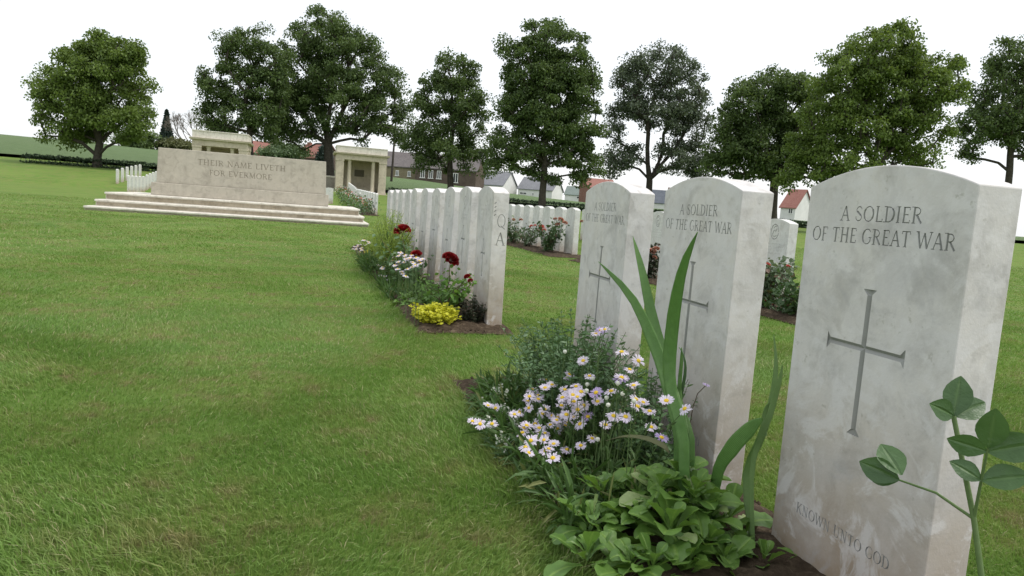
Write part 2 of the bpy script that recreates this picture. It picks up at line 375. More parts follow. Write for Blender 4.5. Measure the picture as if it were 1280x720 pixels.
M['petal_salmon'] = leafmat('salmon_petals', (.36, .17, .13), (.50, .27, .21), .55, .2, 30)
M['petal_yellow'] = leafmat('yellow_petals', (.68, .58, .08), (.78, .70, .14), .55, .2, 30)
M['disc'] = plain('yellow_flower_disc', (.62, .38, .02), (.82, .60, .05), 400, .8, .6, .002)
M['stem'] = plain('green_stems', (.075, .13, .04), (.13, .19, .07), 20, .6)
M['stem_brown'] = plain('woody_stems', (.085, .06, .045), (.15, .11, .08), 20, .8)
M['dead_leaf'] = leafmat('dead_leaf', (.30, .24, .15), (.40, .33, .22), .7, .1, 10)

# ------------------------------------------------------------------ light and world
wd = bpy.data.worlds.new('World'); SC.world = wd; wd.use_nodes = True; nt = wd.node_tree; nt.nodes.clear()
out = nt.nodes.new('ShaderNodeOutputWorld'); sky = nt.nodes.new('ShaderNodeTexSky'); sky.sky_type = 'NISHITA'; sky.sun_disc = False
SUN_EL = math.radians(60); SUN_AZ = math.radians(100)     # compass style: clockwise from +Y
sky.sun_elevation = SUN_EL; sky.sun_rotation = SUN_AZ; sky.dust_density = 3
b1 = nt.nodes.new('ShaderNodeBackground'); b1.inputs[1].default_value = .05; nt.links.new(sky.outputs[0], b1.inputs[0])
tc = nt.nodes.new('ShaderNodeTexCoord'); cn = noise(nt, tc.outputs['Generated'], 1.8, 4, .5)
cc = ramp(nt, cn, [(.32, (.875, .895, .92)), (.60, (1.0, 1.0, 1.0))])
b2 = nt.nodes.new('ShaderNodeBackground'); b2.inputs[1].default_value = 1.0; nt.links.new(cc, b2.inputs[0])
ad = nt.nodes.new('ShaderNodeAddShader'); nt.links.new(b1.outputs[0], ad.inputs[0]); nt.links.new(b2.outputs[0], ad.inputs[1]); nt.links.new(ad.outputs[0], out.inputs[0])
sd = bpy.data.lights.new('sun', 'SUN'); sd.energy = 2.2; sd.angle = math.radians(14); sd.color = (1, .965, .90)
so = bpy.data.objects.new('sun', sd); COL.objects.link(so)
dirv = Vector((math.sin(SUN_AZ) * math.cos(SUN_EL), math.cos(SUN_AZ) * math.cos(SUN_EL), math.sin(SUN_EL)))
so.rotation_euler = dirv.to_track_quat('Z', 'Y').to_euler(); so.location = (20, -10, 40)
SC.view_settings.view_transform = 'Standard'; SC.view_settings.look = 'None'; SC.view_settings.exposure = 0.0; SC.view_settings.gamma = 1
SC.render.engine = 'CYCLES'; SC.render.resolution_x = 1024; SC.render.resolution_y = 576
SC.cycles.max_bounces = 6; SC.cycles.transparent_max_bounces = 4; SC.cycles.use_denoising = True

# ------------------------------------------------------------------ terrain
def terrain(X, Y):
    X = np.asarray(X, float); Y = np.asarray(Y, float); Yc = np.maximum(Y, .5)
    az = np.clip(X / Yc * 888, -700, 700)
    zb = .7 + np.interp(az, [-600, -480, -300, -100, 0, 500], [15, 14, 8, 4, 2, 1]) * 55 / 888
    zc = .7 + np.interp(az, [-700, -480, -230, -120, 0, 90, 300], [43, 38, 27, 23, 14, 10.5, 8]) * 115 / 888
    z38 = np.interp(az, [-400, -280, -100], [.10, .20, .36])
    z = np.where(Y < 24, 0, np.where(Y < 38, (Y - 24) / 14 * z38, 0))
    z = np.where((Y >= 38) & (Y < 55), z38 + (zb - z38) * np.minimum(1, (Y - 38) / 17) ** .8, z)
    u = np.clip((Y - 55) / 60, 0, 1); u = u * (1.35 - .35 * u)
    z = np.where(Y >= 55, zb + (zc - zb) * u, z)
    z = np.where(Y > 115, zc + (Y - 115) * -.004, z)
    return z
def sheet(name, xs, ys, mat, dz=0.0, kind='structure'):
    X, Y = np.meshgrid(xs, ys); Z = terrain(X, Y) + dz
    V = np.stack([X.ravel(), Y.ravel(), Z.ravel()], 1); ny, nx = X.shape
    i = (np.arange(ny - 1)[:, None] * nx + np.arange(nx - 1)[None, :]).ravel()
    return meshobj(name, V, np.stack([i, i + 1, i + nx + 1, i + nx], 1), mat, smooth=True, kind=kind)
ysl = np.concatenate([np.linspace(-30, 24, 20), np.linspace(25, 56, 32)])
sheet('lawn', np.linspace(-110, 110, 90), ysl, M['lawn'])
ysf = np.concatenate([np.linspace(56, 130, 50), [150, 200, 300, 500, 900, 1600]])
sheet('crop_field', np.concatenate([[-1500, -800, -400], np.linspace(-230, 230, 110), [400, 800, 1500]]), ysf, M['field'], .25)
# ground behind and to the far sides, so that the sheet reaches the horizon everywhere
meshobj('countryside', [(-1600, -1600, -.4), (1600, -1600, -.4), (1600, 1600, -.4), (-1600, 1600, -.4)], np.array([[0, 1, 2, 3]]), M['field'], kind='structure')

def soil_strip(name, s0, s1, t0, t1, seed, dz=.006, hump=.045, ds=.03, dt=.02):
    s = np.arange(s0, s1 + ds, ds); t = np.linspace(0, 1, max(6, int((t1 - t0) / dt)))
    S, T = np.meshgrid(s, t)
    e0 = t0 + .05 * (vnoise(S * 3.1, 0 * S, seed) - .5) + .02 * (vnoise(S * 14, 0 * S, seed + 1) - .5)
    e1 = t1 + .05 * (vnoise(S * 3.3, 0 * S + 5, seed) - .5)
    TT = e0 + (e1 - e0) * T
    end = np.minimum(S - s0, s1 - S) / .12
    rim = np.clip(np.minimum(np.minimum(T, 1 - T) * (t1 - t0) / .06, end), 0, 1)
    Z = dz + rim * (hump * (.35 + .4 * vnoise(S * 18, TT * 18, seed) + .45 * vnoise(S * 45, TT * 45, seed + 3)))
    P = sv[None, None] * S[..., None] + tv[None, None] * TT[..., None]
    Z = Z + terrain(P[..., 0], P[..., 1])
    V = np.stack([P[..., 0].ravel(), P[..., 1].ravel(), Z.ravel()], 1); ny, nx = S.shape
    i = (np.arange(ny - 1)[:, None] * nx + np.arange(nx - 1)[None, :]).ravel()
    return meshobj(name, V, np.stack([i, i + 1, i + nx + 1, i + nx], 1)[:, ::-1], M['soil'], smooth=True, kind='structure')
BEDS = [(-.6, 2.70, .575, 1.13), (3.70, 10.0, .555, 1.11), (26.0, 48, 1.75, 2.4), (4.0, 5.75, 3.42, 4.12), (8.9, 9.6, 3.6, 4.12), (10.1, 17.6, 3.50, 4.12), (6.5, 7.6, 3.5, 4.12)]
for k, b in enumerate(BEDS): soil_strip('soil_bed', *b, seed=k, ds=.03 if k < 2 else .08, dt=.02 if k < 2 else .06)

def in_bed(s, t, m=0.0):
    r = np.zeros(len(s), bool)
    for k, (a, b, c, d) in enumerate(BEDS):
        e0 = c + .05 * (vnoise(s * 3.1, 0 * s, k) - .5) + .02 * (vnoise(s * 14, 0 * s, k + 1) - .5)
        r |= (s > a + m) & (s < b - m) & (t > e0 + m) & (t < d - m)
    return r

# ------------------------------------------------------------------ mown grass (uncountable: one object)
def make_grass():
    R = []
    for (d0, d1, n, w, h) in ((.9, 2.4, 120000, .0024, .021), (2.4, 4.5, 190000, .0032, .019), (4.5, 8, 120000, .0055, .018), (8, 15.6, 100000, .010, .020), (15.6, 27, 90000, .017, .020)):
        r = np.sqrt(rng.uniform(d0 ** 2, d1 ** 2, n)); a = rng.uniform(-.72, .70, n)
        R.append((r * np.sin(a), r * np.cos(a), np.full(n, w), np.full(n, h)))
    X, Y, Wd, Hh = [np.concatenate([q[i] for q in R]) for i in range(4)]
    s = X * sv[0] + Y * sv[1]; t = X * tv[0] + Y * tv[1]
    keep = ~in_bed(s, t, .008) & ~((s > 16.75) & (np.abs(t + 1.6) < 3))
    bald = (vnoise(X * 2.3, Y * 2.3, 9) * .6 + vnoise(X * 7, Y * 7, 4) * .4)
    keep &= rng.uniform(size=len(X)) > np.clip((bald - .66) * 2.5, 0, .5)
    # longer, uncut grass against the bed edge and in the lower middle
    near_edge = np.exp(-((t - .55) / .06) ** 2) * (s < 2.9) * (s > -.2) + np.exp(-((t - .53) / .05) ** 2) * (s > 3.6) * (s < 10)
    tuft = np.clip(vnoise(X * 1.7 + 3, Y * 1.7, 2) - .45, 0, 1) * 1.2 + .75
    zone = np.exp(-(((X + .0) / .35) ** 2 + ((Y - 1.7) / .55) ** 2)) * .8
    Hh = Hh * tuft * (1 + 1.0 * near_edge + .9 * zone * rng.uniform(0, 1, len(X))) * rng.uniform(.55, 1.35, len(X))
    lng = (rng.uniform(size=len(X)) < .012) & (Y < 4); Hh = np.where(lng, Hh * 1.9, Hh)
    X, Y, Wd, Hh = X[keep], Y[keep], Wd[keep] * rng.uniform(.7, 1.3, keep.sum()), Hh[keep]
    n = len(X); Z = terrain(X, Y)
    wind = vnoise(X * .9, Y * .9, 21) * 6.28 * 1.4
    la = wind + rng.normal(0, .9, n); lean = np.abs(rng.normal(.75, .45, n))
    fx = rng.uniform(0, math.pi, n); sx = np.cos(fx) * Wd / 2; sy = np.sin(fx) * Wd / 2
    V = np.zeros((n, 5, 3))
    for i, (u, ww) in enumerate(((0, 1), (.55, .8))):
        ox = np.cos(la) * lean * Hh * u * u; oy = np.sin(la) * lean * Hh * u * u
        for j, sg in ((0, -1), (1, 1)):
            V[:, i * 2 + j, 0] = X + ox + sg * sx * ww; V[:, i * 2 + j, 1] = Y + oy + sg * sy * ww; V[:, i * 2 + j, 2] = Z - .002 + Hh * u
    V[:, 4, 0] = X + np.cos(la) * lean * Hh; V[:, 4, 1] = Y + np.sin(la) * lean * Hh; V[:, 4, 2] = Z + Hh * np.clip(1.05 - .25 * lean, .5, 1)
    b = (np.arange(n) * 5)[:, None]
    T = np.concatenate([b + np.array([[0, 1, 3]]), b + np.array([[0, 3, 2]]), b + np.array([[2, 3, 4]])], 0)
    o = meshobj('mown_grass', V.reshape(-1, 3), T, M['blade']); o['kind'] = 'stuff'
    tag(o, 'short mown green lawn grass with dry brown patches', 'grass')
make_grass()

# ------------------------------------------------------------------ carved letters
def arc(cx, cy, rx, ry, a0, a1, n=10): return [(cx + rx * math.cos(math.radians(a0 + (a1 - a0) * i / n)), cy + ry * math.sin(math.radians(a0 + (a1 - a0) * i / n))) for i in range(n + 1)]
TH, TN = .15, .075
GL = {  # letter: (advance, strokes (points, width), serif centres)
 'I': (.36, [([(.18, 0), (.18, 1)], TH)], [(.18, 0), (.18, 1)]),
 'A': (.80, [([(.10, 0), (.40, 1)], TN), ([(.40, 1), (.72, 0)], TH), ([(.20, .36), (.60, .36)], TN)], [(.10, 0), (.72, 0)]),
 'L': (.66, [([(.18, 0), (.18, 1)], TH), ([(.10, .02), (.60, .02), (.61, .2)], TN)], [(.18, 1)]),
 'D': (.84, [([(.18, 0), (.18, 1)], TH), ([(.18, .98)] + arc(.36, .5, .38, .48, 90, -90) + [(.18, .02)], TN), (arc(.36, .5, .38, .48, 50, -50, 6), TH)], [(.10, 0), (.10, 1)]),
 'E': (.66, [([(.18, 0), (.18, 1)], TH), ([(.10, .98), (.56, .98), (.57, .82)], TN), ([(.18, .52), (.48, .52)], TN), ([(.10, .02), (.60, .02), (.61, .2)], TN)], []),
 'F': (.62, [([(.18, 0), (.18, 1)], TH), ([(.10, .98), (.56, .98), (.57, .82)], TN), ([(.18, .52), (.48, .52)], TN)], [(.18, 0)]),
 'T': (.74, [([(.37, 0), (.37, 1)], TH), ([(.05, .82), (.06, .98), (.68, .98), (.69, .82)], TN)], [(.37, 0)]),
 'H': (.86, [([(.18, 0), (.18, 1)], TH), ([(.68, 0), (.68, 1)], TH), ([(.18, .51), (.68, .51)], TN)], [(.18, 0), (.18, 1), (.68, 0), (.68, 1)]),
 'N': (.88, [([(.18, 0), (.18, 1)], TN), ([(.18, 1), (.70, 0)], TH), ([(.70, 0), (.70, 1)], TN)], [(.18, 0), (.14, 1), (.70, 1)]),
 'M': (1.0, [([(.15, 0), (.20, 1)], TN), ([(.20, 1), (.50, .05)], TH), ([(.50, .05), (.80, 1)], TN), ([(.80, 1), (.86, 0)], TH)], [(.15, 0), (.86, 0)]),
 'U': (.84, [([(.17, 1), (.17, .35)] + arc(.42, .32, .25, .32, 180, 360) + [(.67, .35), (.67, 1)], TN), ([(.17, .3), (.17, 1)], TH)], [(.17, 1), (.67, 1)]),
 'V': (.80, [([(.08, 1), (.40, 0)], TH), ([(.40, 0), (.72, 1)], TN)], [(.08, 1), (.72, 1)]),
 'W': (1.1, [([(.06, 1), (.32, 0)], TH), ([(.32, 0), (.54, .95)], TN), ([(.54, .95), (.80, 0)], TH), ([(.80, 0), (1.04, 1)], TN)], [(.06, 1), (1.04, 1)]),
 'K': (.80, [([(.18, 0), (.18, 1)], TH), ([(.20, .42), (.66, 1)], TN), ([(.34, .58), (.72, 0)], TH)], [(.18, 0), (.18, 1), (.66, 1), (.72, 0)]),
 'R': (.78, [([(.18, 0), (.18, 1)], TH), ([(.18, .98)] + arc(.34, .75, .25, .23, 90, -90, 8) + [(.18, .52)], TN), ([(.36, .52), (.72, 0)], TH)], [(.18, 0), (.10, 1)]),
 'S': (.62, [([(.53, .80)] + arc(.31, .74, .22, .24, 20, 200, 8) + arc(.31, .26, .24, .25, 60, -190, 9), TN), ([(.14, .66), (.31, .52), (.50, .36)], TH)], []),
 'G': (.86, [(arc(.46, .5, .38, .5, 40, 320, 14) + [(.76, .2), (.76, .42)], TN), (arc(.46, .5, .38, .5, 130, 230, 6), TH)], [(.74, .44)]),
 'O': (.90, [(arc(.45, .5, .37, .5, 0, 340, 16) + [(.82, .5)], TN), (arc(.45, .5, .37, .5, 140, 220, 5), TH), (arc(.45, .5, .37, .5, -40, 40, 5), TH)], []),
 'Q': (.90, [(arc(.45, .5, .37, .5, 0, 340, 16) + [(.82, .5)], TN), ([(.45, .1), (.85, -.15)], TN)], []),
 'Z': (.7, [([(.1, 1), (.6, 1)], TN), ([(.6, 1), (.1, 0)], TH), ([(.1, 0), (.6, 0)], TN)], []),
}
def groove(mb, pts, widths, depth):
    """V-shaped groove cutter swept along pts in the stone's face (x, z); y is depth into the stone."""
    k = len(pts); pts = [Vector(p) for p in pts]
    if not hasattr(widths, '__len__'): widths = [widths] * k
    V = []
    for i in range(k):
        t = (pts[min(i + 1, k - 1)] - pts[max(i - 1, 0)])
        t = t.normalized() if t.length > 1e-9 else Vector((1, 0)); nrm = Vector((-t.y, t.x)); hw = widths[i] / 2 * 1.25
        a = pts[i] + nrm * hw; b = pts[i] - nrm * hw
        V += [(a.x, -.001, a.y), (b.x, -.001, b.y), (pts[i].x, depth, pts[i].y)]
    P = [(0, 2, 1), (3 * (k - 1), 3 * (k - 1) + 1, 3 * (k - 1) + 2)]
    for i in range(k - 1):
        a = 3 * i; b = a + 3
        P += [(a, a + 1, b + 1, b), (a + 1, a + 2, b + 2, b + 1), (a + 2, a, b, b + 2)]
    mb.add(V, P)
def text(mb, txt, cx, z, h, width=None, depth=.0028, bold=1.0):
    adv = sum(.42 if c == ' ' else GL[c][0] for c in txt) + .06 * (len(txt) - 1)
    sx = (width / adv) if width else h
    x = cx - adv * sx / 2; jit = 0
    for c in txt:
        if c == ' ': x += .42 * sx; continue
        a, st, sf = GL[c]
        for pts, w in st:
            jit += 1e-5; groove(mb, [(x + px * sx + jit, z + pz * h) for px, pz in pts], w * h * bold, depth * (1 if w > .1 else .8))
        for px, pz in sf:
            jit += 1e-5; groove(mb, [(x + (px - .13) * sx, z + pz * h + jit), (x + (px + .13) * sx, z + pz * h + jit)], .065 * h * bold, depth * .6)
        x += (a + .06) * sx
def cross(mb, cx, ztop, zbot, zarm, hw, w=.0105, depth=.0045, fl=.030):
    groove(mb, [(cx, ztop), (cx, ztop - .011), (cx, zbot + .012), (cx, zbot)], [fl, w, w, fl], depth)
    groove(mb, [(cx - hw, zarm), (cx - hw + .010, zarm + 1e-5), (cx + hw - .010, zarm + 1e-5), (cx + hw, zarm)], [fl * 1.05, w, w, fl * 1.05], depth * .97)
def ticks(mb, cx, z, w, h, n):
    """worn small inscription, too faint to read"""
    x = cx - w / 2
    for k in range(n):
        x += w / n
        if random.random() < .16: continue
        kind = random.random()
        if kind < .5: groove(mb, [(x, z), (x + random.uniform(-.003, .003), z + h)], .0022, .0018)
        else: groove(mb, [(x - w / n * .3, z + random.choice([0, h])), (x + w / n * .3, z + h * random.random())], .0022, .0018)

WST, TST = .381, .088
def stone_geo(h=.81, w=WST, th=TST, rise=.036):
    mb = MB(); n = 16; pts = [(-w / 2, -.06), (w / 2, -.06)]
    for i in range(n + 1):
        x = w / 2 - w * i / n; pts.append((x, h - rise * (2 * x / w) ** 2))
    k = len(pts); V = [(x, 0, z) for x, z in pts] + [(x, th, z) for x, z in pts]
    P = [tuple(range(k)), tuple(range(2 * k - 1, k - 1, -1))] + [(i, i + k, (i + 1) % k + k, (i + 1) % k) for i in range(k)]
    return mb.add(V, P)
def clean(me, bevel=0.0):
    bm = bmesh.new(); bm.from_mesh(me); bmesh.ops.recalc_face_normals(bm, faces=bm.faces)
    if bevel:
        ed = [e for e in bm.edges if len(e.link_faces) == 2 and e.calc_face_angle(0) > .6]
        bmesh.ops.bevel(bm, geom=ed, offset=bevel, segments=2, affect='EDGES', profile=.5, clamp_overlap=True)
    bm.to_mesh(me); bm.free()
def carve(o, cutter_mb, cutmat):
    c = cutter_mb.build('cutter', [cutmat]); clean(c.data)
    bpy.context.view_layer.update(); c.matrix_world = o.matrix_world.copy()
    m = o.modifiers.new('b', 'BOOLEAN'); m.object = c; m.operation = 'DIFFERENCE'; m.solver = 'EXACT'; m.use_self = True; m.material_mode = 'TRANSFER'
    bpy.context.view_layer.update(); dg = bpy.context.evaluated_depsgraph_get()
    me = bpy.data.meshes.new_from_object(o.evaluated_get(dg), preserve_all_data_layers=False, depsgraph=dg)
    o.modifiers.clear(); old = o.data; o.data = me; me.name = 'headstone'; me.polygons.foreach_set('use_smooth', np.zeros(len(me.polygons), dtype=bool)); bpy.data.meshes.remove(old); bpy.data.objects.remove(c)
RZ = math.atan2(-sv[1], -sv[0])
def headstone(s, t, label, group, cut=None, mat='stone', h=.81, name='headstone', lean=0.0, mesh=None, z=None, rz=RZ, roll=0.0, w=WST):
    """s = near end of the stone along its row"""
    if mesh is None:
        o = stone_geo(h, w).build(name, [M[mat]]); clean(o.data, .0022)
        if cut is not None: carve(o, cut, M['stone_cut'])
    else:
        o = bpy.data.objects.new(name, mesh); COL.objects.link(o)
    p = W(s + WST / 2, t); o.location = (p[0], p[1], (float(terrain(p[0], p[1])) if z is None else z))
    o.rotation_euler = (lean, roll, rz); tag(o, label, 'headstone', group); return o

def soldier_cut(top, full=True):
    mb = MB()
    text(mb, 'A SOLDIER', 0, top - .100, .027, .192)
    text(mb, 'OF THE GREAT WAR', 0, top - .141, .027, .338)
    cross(mb, .002, top - .222, top - .492, top - .330, .094, w=.0115, fl=.030)
    if full: text(mb, 'KNOWN UNTO GOD', 0, .128, .021, .245)
    return mb
G1 = 'three unknown soldier headstones beside the near flower bed'
headstone(.855, .975, 'largest and closest white headstone, KNOWN UNTO GOD readable near its foot', G1, soldier_cut(.822), h=.822, roll=-.006)
headstone(1.48, .975, 'white unknown soldier headstone directly behind the tall iris leaves', G1, soldier_cut(.815), h=.815)
headstone(2.10, .975, 'white unknown soldier headstone just left of the one behind the iris leaves', G1, soldier_cut(.812), h=.812, roll=.006)
ordn = ['first', 'second', 'third', 'fourth', 'fifth', 'sixth', 'seventh', 'eighth', 'ninth', 'tenth', 'eleventh', 'twelfth', 'thirteenth', 'fourteenth', 'fifteenth', 'sixteenth', 'seventeenth', 'eighteenth']
G2 = 'tight row of headstones behind the dark red roses'
for k in range(10):
    mb = MB(); top = .81
    if k % 2 == 0: cross(mb, 0, top - .30, top - .52, top - .385, .05, w=.010, depth=.004, fl=.024)
    else: cross(mb, 0, top - .25, top - .50, top - .34, .055, w=.010, depth=.004, fl=.024)
    if k: 
        groove(mb, arc(0, top - .10, .032, .040, 0, 350, 14), .005, .0025); groove(mb, [(-.015, top - .12), (.012, top - .08)], .006, .002)
    for q in range(2 if k else 3): ticks(mb, 0, top - .185 - .026 * q + (.07 if k == 0 else 0), .2, .013, 14)
    if k == 0: 
        lab = 'headstone at the near end of its row, letters Q A carved on its narrow side'
    else: lab = '%s white headstone from the near end of the row behind the dark red roses' % ordn[k]
    if k == 0:                                     # plot letters on the narrow near side, in the same cutter
        sb = MB()
        text(sb, 'Q', .006, .585, .070, .052, .003, .9); text(sb, 'A', .004, .485, .070, .054, .003, .9)
        for q in range(4): groove(sb, [(-.037, .712 - q * .022), (-.028, .722 - q * .022)], .006, .003)
        mb.add([(WST / 2 - y, TST / 2 + x, z) for x, y, z in sb.V], sb.P)
    headstone(3.82 + .6 * k, .975, lab, G2, mb, h=.812 + random.uniform(-.004, .006), lean=random.uniform(-.012, .012), roll=random.uniform(-.006, .006))
proto = headstone(26.3, 2.25, 'nearest headstone of the distant row between the platform steps and the right pavilion', 'distant headstones before the right pavilion', mat='stone_far')
for k in range(1, 18):
    headstone(26.3 + 1.2 * k, 2.25, '%s headstone along the distant row leading to the right pavilion' % ordn[k], 'distant headstones before the right pavilion', mesh=proto.data)
# second row
def emblem_cut():
    mb = MB(); groove(mb, arc(0, .81 - .125, .052, .065, 0, 352, 22), .007, .004)
    groove(mb, [(-.03, .66), (-.012, .70), (.01, .69), (.03, .715)], .008, .003); groove(mb, [(-.02, .715), (.0, .735), (.02, .73)], .007, .003); groove(mb, arc(0, .665, .03, .02, 200, 340, 6), .006, .003)
    for q in range(4): ticks(mb, 0, .575 - q * .028, .22 - .02 * (q % 2), .013, 16)
    return mb
G3 = 'second row of headstones to the right of the near row'
headstone(5.2, 3.92, 'headstone with round regimental badge, seen between the two largest stones', G3, emblem_cut(), mat='stone_far', z=-.03, h=.80)
headstone(7.4, 3.92, 'headstone with round badge behind the salmon rose in a narrow gap', G3, emblem_cut(), mat='stone_far', z=-.02, h=.80)
for k in range(12):
    headstone(10.33 + .6 * k, 3.92, '%s headstone from the right in the row behind the pink rose bushes' % ordn[k], G3, mesh=proto.data, z=-.045, lean=random.uniform(-.01, .01))
for k in range(8):
    headstone(12.6 + .6 * k, 6.7, '%s headstone of the third row, mostly hidden behind the second row' % ordn[k], 'third row of headstones', mesh=proto.data, z=-.02)
# left behind the memorial
for k in range(9):
    headstone(38.6 + .8 * k, -8.6, '%s headstone from the left in the row behind the left end of the memorial stone' % ordn[k], 'headstones left of the memorial', mesh=proto.data)
for k in range(6):
    headstone(45 + 1.1 * k, -10.6, '%s headstone from the left in the rearmost row left of the memorial stone' % ordn[k], 'headstones left of the memorial', mesh=proto.data)
p = at(411, 257, 36); o = headstone(0, 0, 'lone headstone standing just right of the memorial stone end', 'headstones beside the memorial', mesh=proto.data)
o.location = (p[0], p[1], float(terrain(p[0], p[1]))); o.rotation_euler = (0, 0, math.radians(12))

# ------------------------------------------------------------------ memorial stone on its steps
def memorial():
    root = thing('stepped_platform', W(16.8, -1.62), 'wide pale stone platform of three steps under the memorial stone', 'steps', rz=-AZ)
    fr = [(0, 0, .085, 2.92), (.50, .085, .225, 2.84), (.95, .225, .385, 2.76)]
    for y, z0, z1, hw in fr:
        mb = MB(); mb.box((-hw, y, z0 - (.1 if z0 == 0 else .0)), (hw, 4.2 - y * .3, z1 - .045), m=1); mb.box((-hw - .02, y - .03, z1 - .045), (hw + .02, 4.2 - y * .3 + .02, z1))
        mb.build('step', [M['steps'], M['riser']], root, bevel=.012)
    st = thing('memorial_stone', W(18.25, -1.60, .387), 'long tan altar-like memorial stone reading THEIR NAME LIVETH FOR EVERMORE', 'memorial', rz=-AZ)
    mb = MB(); mb.box((-1.97, 0, 0), (2.02, 1.15, .29)); mb.build('plinth', [M['memorial']], st, bevel=.015)
    mb = MB(); mb.box((-1.87, .06, .29), (1.95, 1.09, 1.095), taper=.025); b = mb.build('block', [M['memorial']], st, bevel=.012); clean(b.data)
    c = MB(); text(c, 'THEIR NAME LIVETH', -.0, .775, .125, 2.0, .014, 1.1); text(c, 'FOR EVERMORE', -.03, .545, .125, 1.42, .014, 1.1)
    c.V = [(x, y + .06 + (z - .29) * .025 / .805, z) for x, y, z in c.V]
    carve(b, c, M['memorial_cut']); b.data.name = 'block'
memorial()

# ------------------------------------------------------------------ shelters and the wall between them
def shelter(x, y, Y, zb, width, H_, rz, label):
    c = at(x, y, Y); root = thing('pavilion', (c[0], Y, zb), label, 'pavilion', 'stone pavilions at the back of the cemetery', rz=rz)
    w = width / 2; d = 2.7; eb = H_ - .95
    MB().box((-w - .15, -.15, -.7), (w + .15, d + .15, .14)).build('base', [M['shelter']], root, bevel=.02)
    MB().box((-w + .02, d - .35, .14), (w - .02, d, eb)).build('back_wall', [M['shelter']], root)
    for sg in (-1, 1):
        m = MB(); a = sg * w; b = sg * (w - .52); m.box((min(a, b), 0, .14), (max(a, b), .5, eb - .12)); m.box((min(a, b) - .03, -.03, eb - .12), (max(a, b) + .03, .53, eb)); m.box((min(a, b) - .03, -.03, .14), (max(a, b) + .03, .53, .3))
        m.build('pier', [M['shelter']], root, bevel=.012)
        m = MB(); m.box((min(a, sg * (w - .3)), .5, .14), (max(a, sg * (w - .3)), 1.0, eb)); m.box((min(a, sg * (w - .3)), 1.7, .14), (max(a, sg * (w - .3)), d - .352, eb)); m.box((min(a, sg * (w - .3)), 1.0, .14), (max(a, sg * (w - .3)), 1.7, .95))
        m.build('side_wall', [M['shelter']], root)
        m = MB(); cx = sg * (w - .92)
        m.lathe([(.17, .14), (.17, .24), (.145, .27), (.14, .9), (.118, eb - .12), (.15, eb - .06), (.16, eb)], (cx, .25, 0), 18)
        o = m.build('column', [M['shelter']], root, smooth=True)
    m = MB(); m.box((-w - .02, -.02, eb), (w + .02, d + .02, eb + .36)); m.build('entablature', [M['shelter']], root, bevel=.01)
    m = MB(); m.box((-w - .16, -.16, eb + .36), (w + .16, d + .16, eb + .48), taper=-.04); m.build('cornice', [M['shelter']], root, bevel=.01)
    m = MB(); m.box((-w - .02, -.02, eb + .48), (w + .02, d + .02, H_ - .06)); m.box((-w - .05, -.05, H_ - .06), (w + .05, d + .05, H_)); m.build('parapet', [M['steps']], root, bevel=.01)
    m = MB(); m.box((-w + .6, d - .8, .14), (w - .6, d - .352, .55)); m.build('bench', [M['shelter']], root, bevel=.01)
    m = MB(); m.box((-.35, d - .38, 1.35), (.35, d - .353, 1.85)); m.build('plaque', [M['bronze']], root, bevel=.005)
    return root
shelter(451, 230, 51, .78, 3.5, 3.37, -AZ, 'pale stone pavilion with two columns right of the memorial stone')
shelter(274, 230, 45.5, .72, 3.25, 3.36, -AZ, 'pale stone pavilion rising behind the top of the memorial stone')
a = at(312, 230, 50); b = at(421, 230, 52.5); ang = math.atan2(b[1] - a[1], b[0] - a[0]); ln = math.hypot(b[0] - a[0], b[1] - a[1])
r = thing('boundary_wall', (a[0], a[1], .6), 'low grey stone wall joining the two pavilions', 'wall', rz=ang)
MB().box((0, 0, -.5), (ln, .35, 1.30)).build('wall', [M['wall']], r); MB().box((-.02, -.05, 1.30), (ln + .02, .40, 1.42)).build('coping', [M['steps']], r, bevel=.01)

# ------------------------------------------------------------------ hedges and bushes
def acr(V): return np.tile([-1., 0., 1.], len(V) // 3)
def leafcloud(P, size, n_up=.6, L=None, prof=PROF_3, aspect=.7, droop=.1):
    n = len(P); D = rdir(n); Nn = rdir(n, n_up); Ls = size * rng.uniform(.65, 1.35, n)
    return leaves(P, D, Nn, Ls, Ls * aspect, droop, .1, prof)
def hedge(x0, x1, Y0, Y1, hgt, label, seed):
    A = at(x0, hz(x0), Y0); B = at(x1, hz(x1), Y1); n = int(math.hypot(*(A - B)[:2]) * 420)
    u = rng.uniform(size=n); X = A[0] + (B[0] - A[0]) * u; Y = A[1] + (B[1] - A[1]) * u
    th = rng.uniform(0, 2 * math.pi, n); rr = rng.uniform(.6, 1, n) ** .5
    dy = np.sign(np.cos(th)) * np.abs(np.cos(th)) ** .5 * .45 * rr; dz = (np.sign(np.sin(th)) * np.abs(np.sin(th)) ** .5 * .5 * rr + .5) * hgt * (.92 + .16 * vnoise(u * 60, 0 * u, seed))
    Y = Y + dy; Z = terrain(X, Y) + dz
    ro = thing('hedge', (A[0], A[1], float(terrain(A[0], A[1]))), label, 'hedge', 'clipped boundary hedges')
    V, Q = leafcloud(np.stack([X, Y, Z], 1), .11); meshobj('foliage', V, Q, M['dark_leaf'], ro)
hedge(30, 236, 51, 53.5, .62, 'dark clipped hedge at the foot of the field left of the memorial stone', 1)
hedge(486, 1240, 53.5, 53.5, .52, 'long low dark hedge behind the second row of headstones, under the trees', 2)

